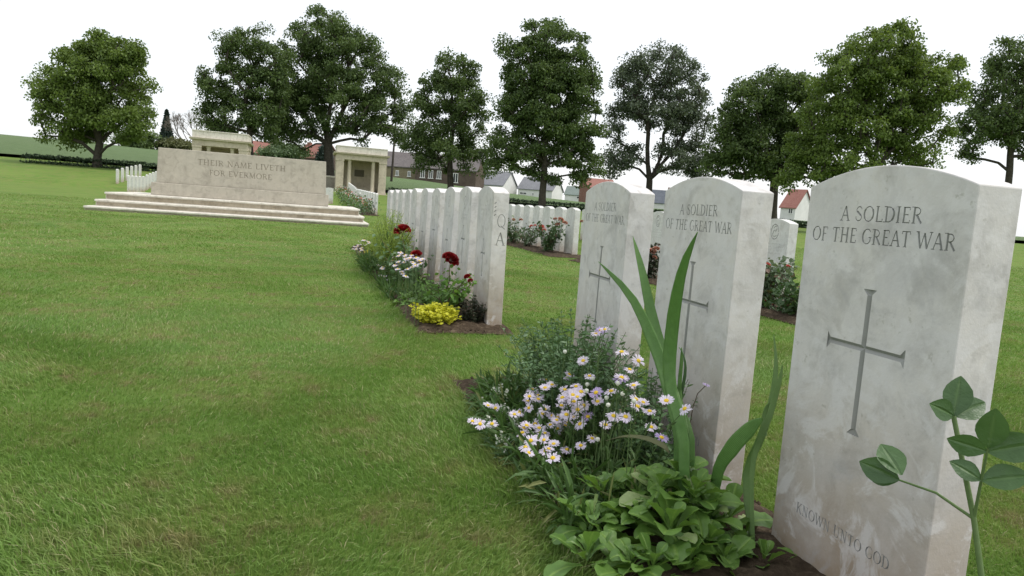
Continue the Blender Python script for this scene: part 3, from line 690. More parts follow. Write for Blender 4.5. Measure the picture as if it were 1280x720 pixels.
def bush(name, x, y, rx, ry, Y, mat, n, size, label, cat='bush', group=None, stem=True, shape='dome'):
    """a rounded bush; x, y = centre of its crown in the picture"""
    c = at(x, y, Y); R = rx * Y / F; Rz = ry * Y / F; gz = float(terrain(c[0], Y)) - .05
    ro = thing(name, (c[0], Y, gz), label, cat, group)
    nc = 26; C = rdir(nc) * rng.uniform(.45, .9, nc)[:, None]
    P = C[rng.integers(0, nc, n)] + rng.normal(0, .2, (n, 3))
    if shape == 'cone':
        zz = rng.uniform(0, 1, n) ** 1.2; an = rng.uniform(0, 6.28, n); rr = (1.02 - zz) * (.8 + .2 * vnoise(an * 1.9, zz * 9, 3)) * rng.uniform(.3, 1, n) ** .5
        P = np.stack([np.cos(an) * rr, np.sin(an) * rr, zz * 2 - 1], 1)
    P = P * np.array([R, R * .9, Rz]) + c
    P[:, 2] = np.maximum(P[:, 2], gz + .1)
    V, Q = leafcloud(P, size); meshobj('foliage', V, Q, mat, ro)
    if stem:
        L = [(np.array([[c[0], Y, gz - .1], c + [0, 0, Rz * .3]]), [.14, .05])]
        for k in range(7): L.append((np.array([[c[0], Y, gz + (c[2] - gz) * .3], c + C[k] * [R, R, Rz]]), [.07, .02]))
        V, Q = tubes(L, 5); meshobj('trunk', V, Q, M['bark'], ro)
    return ro
bush('conifer_tree', 208, 168, 14, 29, 118, M['conifer'], 9000, .30, 'dark pointed conifer on the skyline left of the bare tree', 'tree', shape='cone')
bush('bush', 172, 174, 26, 14, 105, M['lime_leaf'], 7000, .32, 'dark green bush on the skyline beside the leftmost tree', 'bush')
bush('bush', 222, 184, 22, 10, 108, M['olive_leaf'], 5000, .3, 'olive brown bush on the skyline below the conifer', 'bush')
bush('bush', 356, 190, 26, 12, 92, M['shrub_pale'], 6000, .28, 'pale green bush rising behind the middle of the memorial stone', 'bush')
bush('bush', 403, 195, 10, 12, 92, M['conifer'], 3000, .28, 'small dark bush beside the red roof right of the memorial stone', 'bush')
bush('bush', 100, 184, 30, 13, 105, M['lime_leaf'], 5000, .32, 'dark green bush at the far left end of the skyline', 'bush')

# ------------------------------------------------------------------ trees
def tree(label, Y, trunk, fork_y, lobes, mat, ncl=230, per=130, leaf=.19, crad=.62, tr=.30, stems=None, name='lime_tree', group='tall trees along the back of the cemetery', zb=None, seed=0):
    """trunk = (x at base, x at fork) in the picture; lobes = (x, y, rx, ry[, depth offset]) in the picture, each a real volume at distance Y"""
    global rng; keep = rng; rng = np.random.default_rng(100 + seed)
    sc = Y / F; base = at(trunk[0], 240, Y); gz = float(terrain(base[0], Y)) if zb is None else zb; base[2] = gz
    fork = at(trunk[1], fork_y, Y)
    C = []; 
    vol = np.array([l[2] * l[3] * min(l[2], l[3]) ** .5 for l in lobes], float); cnt = np.maximum(5, (vol / vol.sum() * ncl)).astype(int)
    for l, n in zip(lobes, cnt):
        c = at(l[0], l[1], Y); dy = l[4] if len(l) > 4 else 0
        d = rdir(n) * (rng.uniform(0.12, 1, n) ** .45)[:, None]
        C.append(c + np.array([0, dy, 0]) + d * np.array([l[2] * sc, l[2] * sc * .95, l[3] * sc]))
    C = np.concatenate(C)
    nodes = [base - [0, 0, .3], base + (fork - base) * .35 + [rng.normal(0, .06), 0, 0], base + (fork - base) * .7, fork]; par = [-1, 0, 1, 2]; plen = [0, 0, 0, 0]
    top = C[:, 2].max(); xm = C[:, 0].mean()
    for st in (stems or [(trunk[1], None)]):           # leaders rising through the crown
        q = fork.copy(); pi = 3; tx = at(st[0], fork_y, Y)[0]; zt = fork[2] + (top - fork[2]) * .72; st_n = 6
        for i in range(st_n):
            f_ = (i + 1) / st_n; q = np.array([fork[0] + (tx - fork[0]) * min(1, f_ * 2.0) + (xm - tx) * f_ * .45 + rng.normal(0, .12), Y + rng.normal(0, .25), fork[2] + (zt - fork[2]) * f_])
            nodes.append(q); par.append(pi); pi = len(nodes) - 1; plen.append(plen[par[-1]] + np.linalg.norm(q - nodes[par[-1]]))
    start = 3
    order = np.argsort(np.linalg.norm(C - fork, axis=1)); tips = []
    for ci in order:
        c = C[ci]; NA = np.array(nodes[start:]); d = NA - c; dist = np.linalg.norm(d, axis=1)
        cost = dist * (1 + .9 * np.clip((NA[:, 2] - c[2]) / np.maximum(dist, .1), -.2, 1)) + .22 * np.array(plen[start:])
        j = int(np.argmin(cost)) + start; L = np.linalg.norm(c - nodes[j]); k = max(1, int(L / .9)); pi = j; p0 = nodes[j]
        for i in range(k):
            f_ = (i + 1) / k; q = p0 + (c - p0) * f_ + np.array([0, 0, math.sin(f_ * math.pi) * L * .10 - .0]) + (rng.normal(0, .07, 3) if i < k - 1 else 0)
            nodes.append(q); par.append(pi); plen.append(plen[pi] + L / k); pi = len(nodes) - 1
        tips.append(pi)
    n = len(nodes); w = np.zeros(n); w[tips] = 1
    for i in range(n - 1, 0, -1): w[par[i]] += w[i]
    rad = .028 + tr * (w / w[3]) ** .47 * .82; rad[:4] = [tr * 1.35, tr * 1.05, tr * .96, tr * .9]
    nodes = np.array(nodes)
    ro = thing(name, base, label, 'tree', group)
    L = [(nodes[:4], rad[:4])] + [(np.array([nodes[par[i]], nodes[i]]), [rad[par[i]] if w[par[i]] < 2.5 * w[i] else rad[i] * 1.15, rad[i]]) for i in range(4, n)]
    V, Q = tubes(L, 6); meshobj('trunk', V, Q, M['bark'], ro, smooth=True)
    # leaf sprays around each branch end
    per = int(per * 1.6); leaf *= .80; m = len(C); idx = np.repeat(np.arange(m), per); k = len(idx)
    rs = (crad * rng.uniform(.6, 1.3, m))[idx]
    off = rng.normal(0, 1, (k, 3)); off /= np.maximum(1, np.linalg.norm(off, axis=1) / 1.9)[:, None]
    P = C[idx] + off * rs[:, None] * np.array([.62, .62, .40])
    P[:, 2] -= (np.hypot(off[:, 0], off[:, 1]) ** 2 * .07 * rs)
    Ls = leaf * rng.uniform(.6, 1.3, k); D = rdir(k); D[:, 2] -= .35; Nn = rdir(k, 1.1)
    V, Q = leaves(P, D, Nn, Ls, Ls * .8, .15, .08, [(0, .3), (.5, 1.0), (1, .1)])
    meshobj('crown', V, Q, mat, ro); rng = keep

tree('tree cropped by the left edge, standing left of the memorial stone', 52, (120, 122), 195, [(135, 112, 52, 60), (165, 92, 26, 36, -1), (170, 148, 24, 34, -1), (92, 130, 46, 55), (120, 75, 40, 32), (178, 70, 9, 14, -1)], M['lime_leaf_pale'], 250, 150, .2, seed=1)
tree('leaning open tree behind the memorial stone, left of the widest tree', 58, (313, 312), 165, [(300, 70, 30, 34), (272, 108, 27, 26), (325, 110, 34, 40), (280, 145, 34, 25), (330, 150, 26, 26), (318, 50, 26, 18), (345, 85, 20, 34), (262, 138, 18, 16)], M['lime_leaf'], 205, 120, .19, .62, .24, seed=2)
tree('widest dark tree with a broad crown, above the right pavilion', 62, (412, 410), 180, [(405, 45, 46, 32), (440, 75, 45, 42), (380, 90, 42, 44), (425, 125, 55, 38), (480, 120, 30, 42), (370, 140, 36, 34), (450, 160, 45, 18), (358, 120, 30, 30), (495, 150, 18, 28), (410, 30, 28, 17), (370, 172, 30, 16), (345, 160, 18, 22)], M['lime_leaf'], 360, 150, .2, .66, .42, stems=[(385, 0), (412, 0), (440, 0)], seed=3)
tree('narrow medium tree right of the widest tree, before the brick buildings', 56, (564, 562), 190, [(563, 88, 32, 27), (548, 125, 34, 34), (580, 120, 32, 34), (535, 165, 28, 32), (590, 165, 26, 32), (560, 193, 44, 22), (525, 185, 18, 26), (606, 200, 16, 18)], M['lime_leaf'], 230, 115, .18, .56, .25, seed=4)
tree('tallest dense egg-shaped tree in the middle of the row', 50, (679, 681), 205, [(690, 50, 36, 30), (665, 80, 36, 40), (710, 85, 36, 44), (650, 130, 34, 46), (718, 140, 36, 50), (682, 135, 44, 55), (640, 185, 28, 30), (722, 190, 28, 32), (680, 202, 44, 22), (640, 60, 14, 20), (636, 200, 20, 22), (735, 205, 16, 24)], M['lime_leaf'], 340, 165, .18, .55, .26, seed=5)
tree('airy grey-green tree with two leaning stems and visible branches', 60, (812, 812), 225, [(822, 85, 44, 28), (790, 105, 30, 34), (858, 115, 32, 36), (770, 150, 16, 30), (820, 135, 46, 34), (868, 160, 24, 34), (778, 195, 24, 24), (850, 198, 40, 24), (770, 210, 16, 18), (878, 205, 20, 20)], M['grey_leaf'], 300, 95, .19, .62, .30, stems=[(798, 0), (832, 0), (860, 0)], seed=6)
tree('dark tree with a forked trunk between the airy tree and the rightmost tree', 50, (970, 968), 225, [(968, 105, 40, 24), (935, 135, 34, 34), (995, 135, 34, 40), (918, 175, 32, 30), (955, 185, 36, 34), (990, 195, 26, 30), (900, 195, 22, 24), (945, 212, 30, 16)], M['lime_leaf'], 250, 140, .19, .60, .30, stems=[(950, 0), (978, 0)], seed=7)
tree('bright green tree at the right edge with several slender stems', 42, (1092, 1092), 215, [(1100, 65, 50, 36), (1055, 100, 42, 42), (1125, 110, 52, 50), (1035, 150, 36, 38), (1085, 165, 48, 30), (1012, 188, 32, 26), (1140, 170, 42, 42), (1165, 110, 38, 48), (1050, 200, 44, 22), (1012, 212, 34, 22), (1045, 222, 24, 14), (990, 222, 16, 12)], M['lime_leaf_pale'], 400, 130, .17, .50, .24, stems=[(1065, 0), (1090, 0), (1118, 0), (1140, 0)], seed=8)
tree('tree beyond the right edge beside the bright green tree', 55, (1262, 1262), 215, [(1262, 120, 46, 50), (1230, 165, 34, 36), (1290, 160, 40, 40), (1262, 75, 34, 26)], M['lime_leaf'], 170, 120, .2, .6, .26, seed=9)

def bare_tree():
    c = at(236, 190, 116); gz = float(terrain(c[0], c[1])); ro = thing('bare_tree', (c[0], c[1], gz), 'leafless brown-grey tree on the skyline beside the conifer', 'tree')
    L = []
    def grow(p, d, l, r, dep):
        q = p + d * l; L.append((np.array([p, (p + q) / 2 + rng.normal(0, .04 * l, 3), q]), [r, r * .85, r * .7]))
        if dep == 0: return
        for _ in range(3 if dep > 1 else 4): grow(q, unit(d + rng.normal(0, .42, 3) + [0, 0, .12]), l * rng.uniform(.62, .85), r * .62, dep - 1)
    for a0 in (-.5, 0, .45): grow(np.array([c[0] + a0, c[1], gz]), unit(np.array([a0 * .5, 0, 1.0])), 2.0, .14, 5)
    V, Q = tubes(L, 3); meshobj('branches', V, Q, M['brown_twig'], ro)
bare_tree()

# ------------------------------------------------------------------ houses
def house(x, y, Y, L, D, hw, hr, rz, wall, roof, label, wins=(), chim=(), name='house', over=.25, door=None, cat='house', group='houses on the rise beyond the field'):
    """x, y = picture position of the middle of the front wall's foot"""
    c = at(x, y, Y); ro = thing(name, c, label, cat, group, rz=rz); l = L / 2
    m = MB(); V = [(-l, 0, -1.5), (l, 0, -1.5), (l, D, -1.5), (-l, D, -1.5), (-l, 0, hw), (l, 0, hw), (l, D, hw), (-l, D, hw), (-l, D / 2, hw + hr), (l, D / 2, hw + hr)]
    m.add(V, [(0, 1, 5, 4), (2, 3, 7, 6), (1, 2, 6, 9, 5), (3, 0, 4, 8, 7)]); m.build('wall', [wall], ro)
    m = MB(); o = over; sl = hr / (D / 2); zt = .14
    for sg in (0, 1):
        y0 = -o if sg == 0 else D + o; z0 = hw - o * sl + .02
        V = [(-l - o, y0, z0), (l + o, y0, z0), (l + o, D / 2, hw + hr + .02), (-l - o, D / 2, hw + hr + .02)]; V += [(a, b, z + zt) for a, b, z in V]
        m.add(V, [(4, 5, 6, 7), (0, 3, 2, 1), (0, 1, 5, 4), (1, 2, 6, 5), (3, 0, 4, 7)])
    r_ = m.build('roof', [roof], ro)
    for cx, w_, h_ in chim: MB().box((cx - w_ / 2, D / 2 - .35, hr * .5), (cx + w_ / 2, D / 2 + .35, hr + h_)).build('chimney', [M['brick_red']], r_).location = (0, 0, hw)
    for wx, wz, ww, wh in wins:
        m = MB(); t_ = .09
        m.box((wx - ww / 2, -.05, wz), (wx - ww / 2 + t_, .02, wz + wh)); m.box((wx + ww / 2 - t_, -.05, wz), (wx + ww / 2, .02, wz + wh))
        m.box((wx - ww / 2 + t_, -.05, wz + wh - t_), (wx + ww / 2 - t_, .02, wz + wh)); m.box((wx - ww / 2 - .1, -.12, wz - .1), (wx + ww / 2 + .1, .02, wz)); m.box((wx - t_ / 2, -.05, wz), (wx + t_ / 2, .02, wz + wh - t_))
        f_ = m.build('window', [M['frame']], ro); MB().box((wx - ww / 2 + t_, -.025, wz), (wx + ww / 2 - t_, -.01, wz + wh - t_)).build('pane', [M['glass']], f_)
    return ro
rad = math.radians
house(500, 226, 112, 10.5, 7, 2.2, 2.3, rad(-6), M['brick_yellow'], M['roof_brown'], 'long low yellow brick farm building with a grey-brown roof, right of the pavilion', [(-.5, .8, .5, .8), (1.4, .8, .5, .8), (-3.2, .8, .5, .8)], name='farm_building', cat='building')
house(556, 232, 110, 9.5, 7, 2.5, 2.2, rad(-8), M['brick_brown'], M['roof_brown'], 'dark brown brick house with white windows partly hidden by the narrow tree', [(-3.6, 1.0, .7, 1.2), (-2.3, 1.0, .7, 1.2), (-1.0, 1.0, .7, 1.2), (1.6, .6, .8, 1.4)], chim=[(3.5, .6, .5)])
house(604, 240, 150, 8.6, 8, 1.6, 2.9, rad(-22), M['render_white'], M['slate'], 'white bungalow with a grey roof left of the tallest tree', [(-2, .7, 1.6, .5), (1, .7, 1, .5)])
house(668, 247, 150, 7.6, 7, 1.7, 2.5, rad(-22), M['render_white'], M['slate'], 'white bungalow with grey roof and white gable directly behind the tallest tree trunk', [(-2.6, .6, 1.6, .4), (-.4, .5, .5, .5), (2.0, .4, 1.0, .6)])
house(722, 250, 175, 6.5, 6, 1.2, 2.0, rad(-15), M['render_white'], M['roof_green'], 'small white house with a greenish roof between the grey bungalow and the red roofed house', [(.5, .4, 1.6, .5)])
house(752, 250, 135, 5.4, 6, 2.2, 1.7, rad(12), M['brick_red'], M['tile_red'], 'red brick house with a red tiled roof behind the third unknown soldier headstone', [(0, .8, .8, 1)])
house(826, 262, 150, 7.0, 6, 1.4, 2.6, rad(-10), M['render_white'], M['slate_blue'], 'house with a dark blue slate roof seen between two headstones', [], chim=[(1.4, .5, .8)])
house(984, 270, 120, 2.6, 6.0, 1.5, 3.0, rad(-48), M['render_white'], M['tile_red'], 'white gabled house with a red roof beside the largest headstone', [(.5, .5, .8, .8)])
house(322, 204, 140, 7.5, 7, 2.0, 2.3, rad(8), M['brick_red'], M['tile_red'], 'house with an orange-red roof showing above the memorial stone, left one', [], chim=[(-3, .7, .6)])
house(384, 209, 130, 5.6, 6, 1.8, 2.4, rad(-24), M['brick_brown'], M['tile_red'], 'house with a dull red roof and gable above the memorial stone, right one', [], chim=[(-2.2, .6, .5)])
# telegraph pole
c = at(489, 229, 76); pz = float(terrain(c[0], 76)) + .2
ro = thing('telegraph_pole', (c[0], 76, pz), 'dark wooden pole standing in the field right of the pavilion', 'pole', ry=rad(1.2))
MB().lathe([(.13, -.4), (.13, .2), (.09, 6.1)], n=10).build('post', [M['pole']], ro, smooth=True); MB().box((-.6, -.05, 5.7), (.6, .05, 5.82)).build('crossarm', [M['pole']], ro)
for k in (-.5, 0, .5): MB().lathe([(.03, 5.82), (.05, 5.86), (.04, 5.95)], (k, 0, 0), n=8).build('insulator', [M['iron']], ro)

# ------------------------------------------------------------------ near plants
def gz_(p): return float(terrain(p[0], p[1]))
def plantmesh(name, root, *layers):
    V, Q, Mi = merge(*[(v, q, i) for i, (v, q, m) in enumerate(layers)])
    return meshobj(name, V, Q, [l[2] for l in layers], root, midx=Mi)
def stalk(p0, p1, r0, r1, bow=.15, k=5, jit=.004):
    p0 = np.array(p0, float); p1 = np.array(p1, float); u = np.linspace(0, 1, k)[:, None]; d = p1 - p0
    side = np.array([d[0], d[1], 0]); mid = p0 * (1 - u) + p1 * u - side * (u * (1 - u) * 4 * bow) + rng.normal(0, jit, (k, 3)) * (u * (1 - u) * 4)
    return mid, np.linspace(r0, r1, k)

# leafy upright sub-shrub behind the daisies
def shrub_small(name, centre, ext, hgt, nst, mat, label, cat='shrub', lsize=.014, lean=.25, pairs=16, group=None, stem='stem', aspect=.45, prof=PROF_LEAF4):
    ro = thing(name, (centre[0], centre[1], gz_(centre)), label, cat, group); L = []; B = []; D = []; Ls = []
    for i in range(nst):
        a = rng.uniform(0, 6.28); r = rng.uniform() ** .5; off = sv * (ext[0] * r * math.cos(a)) + tv * (ext[1] * r * math.sin(a))
        p0 = np.array([centre[0], centre[1], 0]) + off * .55; p0[2] = gz_(p0)
        h = hgt * rng.uniform(.72, 1.08) * (1 - .28 * r * r); p1 = p0 + off * (.45 + lean) + np.array([0, 0, h]) + rng.normal(0, .015, 3)
        pts, rr = stalk(p0, p1, .0018, .0008, .25, 7, .006); L.append((pts, rr))
        m = int(pairs * h / hgt)
        for j in range(m):
            u = .12 + .88 * j / m; k = u * 6; i0 = min(5, int(k)); q = pts[i0] + (pts[i0 + 1] - pts[i0]) * (k - i0); an = j * 1.57 + rng.uniform(-.4, .4)
            for sgn in (0, math.pi):
                B.append(q); D.append((math.cos(an + sgn), math.sin(an + sgn), rng.uniform(.1, .9))); Ls.append(lsize * (1.15 - .45 * u) * rng.uniform(.7, 1.3))
    V, Q = tubes(L, 3); meshobj('stems', V, Q, M[stem], ro)
    B = np.array(B); D = np.array(D); Ls = np.array(Ls); V, Q = leaves(B, D, rdir(len(B), 2), Ls, Ls * aspect, rng.uniform(0, .3, len(B)), .15, prof); meshobj('foliage', V, Q, mat, ro)
    return ro
shrub_small('leafy_shrub', W(2.10, .82), (.30, .19), .355, 200, M['catmint'], 'bushy grey-green plant with tiny leaves behind the lilac daisies', lsize=.025, pairs=26)
shrub_small('leafy_shrub', W(1.62, .86), (.16, .10), .33, 60, M['catmint'], 'small-leaved plant between the daisies and the middle unknown soldier headstone', lsize=.024, pairs=22)

# daisies
def daisy_meshes(petal, n=7, R=.0172):
    out_ = []
    for v in range(n):
        k = int(rng.integers(34, 46)); a = np.sort(rng.uniform(0, 6.28, k) * .15 + np.arange(k) / k * 6.283); el = rng.uniform(-.12, .28) + rng.normal(0, .12, k)
        D = np.stack([np.cos(a), np.sin(a), el], 1); B = D * np.array([.0035, .0035, 0]) 
        V, Q = leaves(B, D, np.array([0, 0, 1.0]), R * rng.uniform(.8, 1.1, k) - .003, .0032, rng.uniform(-.05, .3), .1, PROF_PETAL)
        me = meshobj('flower', V, Q, petal); mesh = me.data; bpy.data.objects.remove(me)
        mb = MB(); mb.lathe([(.0046, -.0012), (.0056, .0006), (.0048, .0024), (.0026, .0036), (.0006, .0040)], n=12); d = mb.build('disc', [M['disc']], smooth=True); dm = d.data; bpy.data.objects.remove(d)
        out_.append((mesh, dm))
    return out_
DM = daisy_meshes(M['petal_lilac']); DMM = daisy_meshes(M['petal_mauve'], 2)
def flower_obj(root, meshes, p, face, scale=1.0, name='flower'):
    q = Vector(face).normalized().to_track_quat('Z', 'Y'); q = q @ Matrix.Rotation(random.uniform(0, 6.28), 3, 'Z').to_quaternion()
    o = bpy.data.objects.new(name, meshes[0]); COL.objects.link(o); o.parent = root; o.location = [float(p[i] - root.location[i]) for i in range(3)]; o.rotation_mode = 'QUATERNION'; o.rotation_quaternion = q; o.scale = (scale,) * 3
    if meshes[1] is not None:
        d = bpy.data.objects.new('disc', meshes[1]); COL.objects.link(d); d.parent = o
    return o
PXF0 = [(600,530),(615,530),(610,507),(649,515),(661,510),(655,535),(665,487),(664,495),(675,477),(690,481),(710,472),(712,468),(729,451),(737,470),(706,487),(720,483),(716,494),(717,502),(702,507),(681,512),(690,520),(716,521),(696,525),(710,529),(697,536),(669,530),(667,552),(657,559),(680,550),(682,564),(692,555),(709,562),(726,557),(735,521),(764,489),(777,472),(745,491),(747,502),(767,520),(757,531),(722,512),(745,417),(756,412),(777,440),(728,452),(787,462),(776,473),(792,482),(795,499),(797,508),(812,514),(833,501),(856,511),(814,534),(827,547),(782,521),(798,451),(653,541),(675,541),(703,497),(730,507),(643,518),(688,531),(673,499),(725,530),(804,503),(751,413),(686,561),(661,566),(740,548)]
PXF = PXF0 + [(a + random.uniform(-16, 16), b + random.uniform(-12, 10)) for a, b in PXF0 if b > 476 and a < 800][:26]
def daisies():
    c = W(1.85, .70); ro = thing('daisy_clump', (c[0], c[1], 0), 'clump of lilac daisies with yellow centres at the near bed edge', 'flowers'); L = []; B = []; D = []; Ls = []
    for i, (x, y) in enumerate(PXF):
        t = .585 + np.clip((x - 600) / 200, 0, 1) * .17 + random.uniform(-.02, .03)
        if y < 480: t = max(t, .74)
        p = rt(x, y, t); 
        if p[2] < .10: d_ = ray(x, y); p = np.array([0, 0, H]) + d_ * ((random.uniform(.09, .13) - H) / d_[2])
        mv = i in (33, 36, 54, 46, 66); sc_ = random.uniform(.85, 1.12)
        fc = np.array([random.uniform(-.5, .35), -.45 + random.uniform(-.35, .3), 1.5 if i % 4 else .5])
        flower_obj(ro, (DMM if mv else DM)[i % (2 if mv else 7)], p, fc, sc_)
        g = W(1.9 + (p @ sv - 1.9) * .85 + random.uniform(-.05, .05), .69 + (p @ tv - .66) * .6 + random.uniform(-.03, .03)); g[2] = 0
        fc = fc / np.linalg.norm(fc)
        pts, rr = stalk(g, p - fc * .002, .0013, .0009, .3, 6, .004); L.append((pts, rr))
        for j in range(9):
            u = rng.uniform(.1, .85); k = u * 5; i0 = min(4, int(k)); q = pts[i0] + (pts[i0 + 1] - pts[i0]) * (k - i0); an = rng.uniform(0, 6.28)
            B.append(q); D.append((math.cos(an), math.sin(an), .9)); Ls.append(.045 * (1 - .5 * u) * rng.uniform(.6, 1.2))
    # buds
    for (x, y) in [(703, 517), (772, 482), (741, 476), (734, 483), (760, 509), (778, 495), (792, 504), (706, 442), (758, 500), (651, 504), (747, 552), (695, 575), (733, 491)]:
        p = rt(x, y, .7 + random.uniform(-.04, .04)); g = p * [1, 1, 0]; L.append(stalk(g, p, .0013, .0009, .2)); 
        V, Q = tubes([(np.array([p, p + [0, 0, .004], p + [0, 0, .009], p + [0, 0, .011]]), [.002, .0055, .005, .001])], 8); meshobj('bud', V, Q, M['petal_white'], ro, smooth=True)
    # basal leaves: a dense dark skirt
    n = 2900; s = rng.uniform(1.30, 2.42, n); t = .66 + rng.uniform(-.12, .22, n) * np.clip((2.62 - s) / .5, .25, 1); P = s[:, None] * sv + t[:, None] * tv; P[:, 2] = rng.uniform(0, .08, n) 
    Dd = rdir(n, 1.5, .15) + (-tv * .25); V1, Q1 = leaves(P, Dd, rdir(n, 1), rng.uniform(.05, .12, n), rng.uniform(.006, .012, n), rng.uniform(.1, .55, n), .2, PROF_LEAF4)
    V2, Q2 = leaves(np.array(B), np.array(D), rdir(len(B), 2), np.array(Ls), .007, rng.uniform(0, .3, len(B)), .2, PROF_LEAF4)
    V3, Q3 = tubes(L, 4); plantmesh('foliage', ro, (V1, Q1, M['daisy_leaf']), (V2, Q2, M['daisy_leaf']), (V3, Q3, M['stem']))
daisies()

# single seedy stalk with a mauve bud, and one with a drooping leaf
def lone_stalk():
    p = rt(883, 481, .85); g = W(1.36, .84); ro = thing('thin_flower_stalk', g, 'single thin stalk with a mauve bud in front of the middle headstone', 'flower')
    q1 = rt(866, 510, .85); q2 = rt(860, 545, .85); V, Q = tubes([(np.array([g, q2, q1, rt(872, 492, .85), p]), [.0016, .0014, .0012, .001, .001])], 5); meshobj('stem', V, Q, M['stem_brown'], ro, smooth=True)
    flower_obj(ro, (DMM[0][0], None), p, (.3, -.2, 1), .5, 'bud')
lone_stalk()

def white_spikes():
    c = W(2.25, .63); ro = thing('white_flower_spikes', (c[0], c[1], 0), 'small plant with pale white flower spikes at the left tip of the near bed', 'flowers'); L = []; B = []; Bl = []
    for x, y in [(603, 497), (618, 484), (626, 482), (622, 497), (632, 487), (610, 520), (640, 520), (645, 524), (634, 549), (625, 540), (622, 545), (637, 512), (650, 538), (665, 541), (629, 505), (655, 546), (642, 530)]:
        p = rt(x, y, .60 + random.uniform(0, .04))
        if p[2] < .07: d_ = ray(x, y); p = np.array([0, 0, H]) + d_ * ((random.uniform(.06, .10) - H) / d_[2])
        g = p * [1, 1, 0] + rng.normal(0, .012, 3) * [1, 1, 0]; L.append(stalk(g, p, .0013, .0008, .2))
        for j in range(22): B.append(p + rng.normal(0, .0045, 3) - [0, 0, rng.uniform(0, .03)])
        for j in range(16): Bl.append(g + (p - g) * rng.uniform(0, .9) + rng.normal(0, .006, 3))
    B = np.array(B); Bl = np.array(Bl); f1 = leaves(B, rdir(len(B), .3), rdir(len(B), 1), .008, .006, 0, .3, PROF_3); f2 = leaves(Bl, rdir(len(Bl), .4), rdir(len(Bl), 1), .022, .009, .1, .2, PROF_LEAF4); f3 = tubes(L, 3)
    plantmesh('flowering_stems', ro, (*f1, M['petal_white']), (*f2, M['catmint']), (*f3, M['stem']))
white_spikes()

# iris leaves: long blades through given points
def blade(name, pts, widths, mat, root, face=None, k=15, cup=.10, twist=0.0):
    P = [np.array(p, float) for p in pts]; m = len(P) - 1
    def cr(u):
        x = u * m; i = min(m - 1, int(x)); f = x - i; p0 = P[max(0, i - 1)]; p1 = P[i]; p2 = P[i + 1]; p3 = P[min(m, i + 2)]
        return .5 * (2 * p1 + (p2 - p0) * f + (2 * p0 - 5 * p1 + 4 * p2 - p3) * f * f + (3 * p1 - p0 - 3 * p2 + p3) * f ** 3)
    us = np.linspace(0, 1, k); C = np.array([cr(u) for u in us]); T = unit(np.gradient(C, axis=0)); Wd = np.interp(us, np.linspace(0, 1, len(widths)), widths)
    Nn = np.array(face if face is not None else (-.35, -1, .15), float); V = []; n5 = 7
    for i in range(k):
        S = unit(np.cross(T[i], Nn)); N2 = unit(np.cross(S, T[i])); an = twist * us[i]; S = S * math.cos(an) + N2 * math.sin(an); N2 = unit(np.cross(S, T[i]))
        for sd in (1, -1):
            for j in range(n5):
                f = j / (n5 - 1) * 2 - 1; th = .0011 * (1 - f * f) + .0002
                rib = .0006 * math.sin(f * 9) * (Wd[i] / .03)
                V.append(C[i] + S * Wd[i] / 2 * f + N2 * (sd * th + cup * Wd[i] * f * f + rib))
    Q = []
    for i in range(k - 1):
        a = i * 2 * n5; b = a + 2 * n5
        for j in range(n5 - 1): Q.append((a + j, a + j + 1, b + j + 1, b + j)); Q.append((a + n5 + j + 1, a + n5 + j, b + n5 + j, b + n5 + j + 1))
        Q.append((a, b, b + n5, a + n5)); Q.append((a + n5 - 1, a + 2 * n5 - 1, b + 2 * n5 - 1, b + n5 - 1))
    ac = np.tile(np.tile(np.linspace(-1, 1, n5), 2), k)
    return meshobj(name, np.array(V), np.array(Q), mat, root, smooth=True, across=ac)
g = W(1.50, .80); ro = thing('iris_plant', g, 'tall green iris with three sword-shaped leaves before the middle headstone', 'plant', 'iris plants in the near bed')
B0 = rt(851, 570, .80) * [1, 1, 0]; 
blade('leaf', [B0, rt(850, 560, .80), rt(840, 500, .80), rt(822, 440, .80), rt(790, 372, .78), rt(748, 327, .76)], [.020, .024, .028, .031, .029, .020, .001], M['iris'], ro, twist=.35)
blade('leaf', [B0 + tv * .015, rt(858, 560, .82), rt(838, 480, .83), rt(816, 400, .85), rt(803, 340, .86), rt(791, 295, .87)], [.016, .020, .025, .029, .026, .018, .001], M['iris'], ro, twist=-.3)
blade('leaf', [B0 - sv * .03, rt(856, 560, .79), rt(838, 480, .80), rt(841, 410, .80), rt(853, 340, .79), rt(872, 290, .78)], [.020, .024, .029, .034, .033, .023, .001], M['iris'], ro, face=(-.5, -1, 0), twist=.4)
blade('leaf', [B0 + tv * .02 - sv * .01, rt(866, 560, .83), rt(850, 500, .84), rt(852, 450, .85), rt(852, 434, .85)], [.010, .012, .011, .008, .001], M['iris'], ro)
g = W(1.28, .86); ro = thing('iris_plant', g, 'low iris with one short broad arching leaf beside the foot of the middle headstone', 'plant', 'iris plants in the near bed')
blade('leaf', [g, rt(896, 596, .86), rt(915, 560, .86), rt(938, 536, .87), rt(953, 524, .87)], [.014, .026, .036, .032, .006], M['iris'], ro, face=(-.9, -1, .6), cup=.02)
g = W(1.20, .92); ro = thing('iris_plant', g, 'pale slender iris leaves in the gap between the two largest headstones', 'plant', 'iris plants in the near bed')
blade('leaf', [g, rt(932, 600, .92), rt(952, 545, .92), rt(965, 500, .93), rt(970, 455, .93), rt(967, 418, .93)], [.010, .014, .016, .016, .012, .007, .001], M['iris_pale'], ro)
blade('leaf', [g + sv * .01, rt(940, 585, .90), rt(962, 520, .91), rt(974, 478, .91), rt(978, 456, .91)], [.008, .011, .012, .009, .001], M['iris_pale'], ro)
blade('leaf', [rt(958, 545, .91), rt(955, 525, .91), rt(958, 510, .91), rt(962, 503, .91)], [.003, .010, .008, .001], M['iris_pale'], ro)
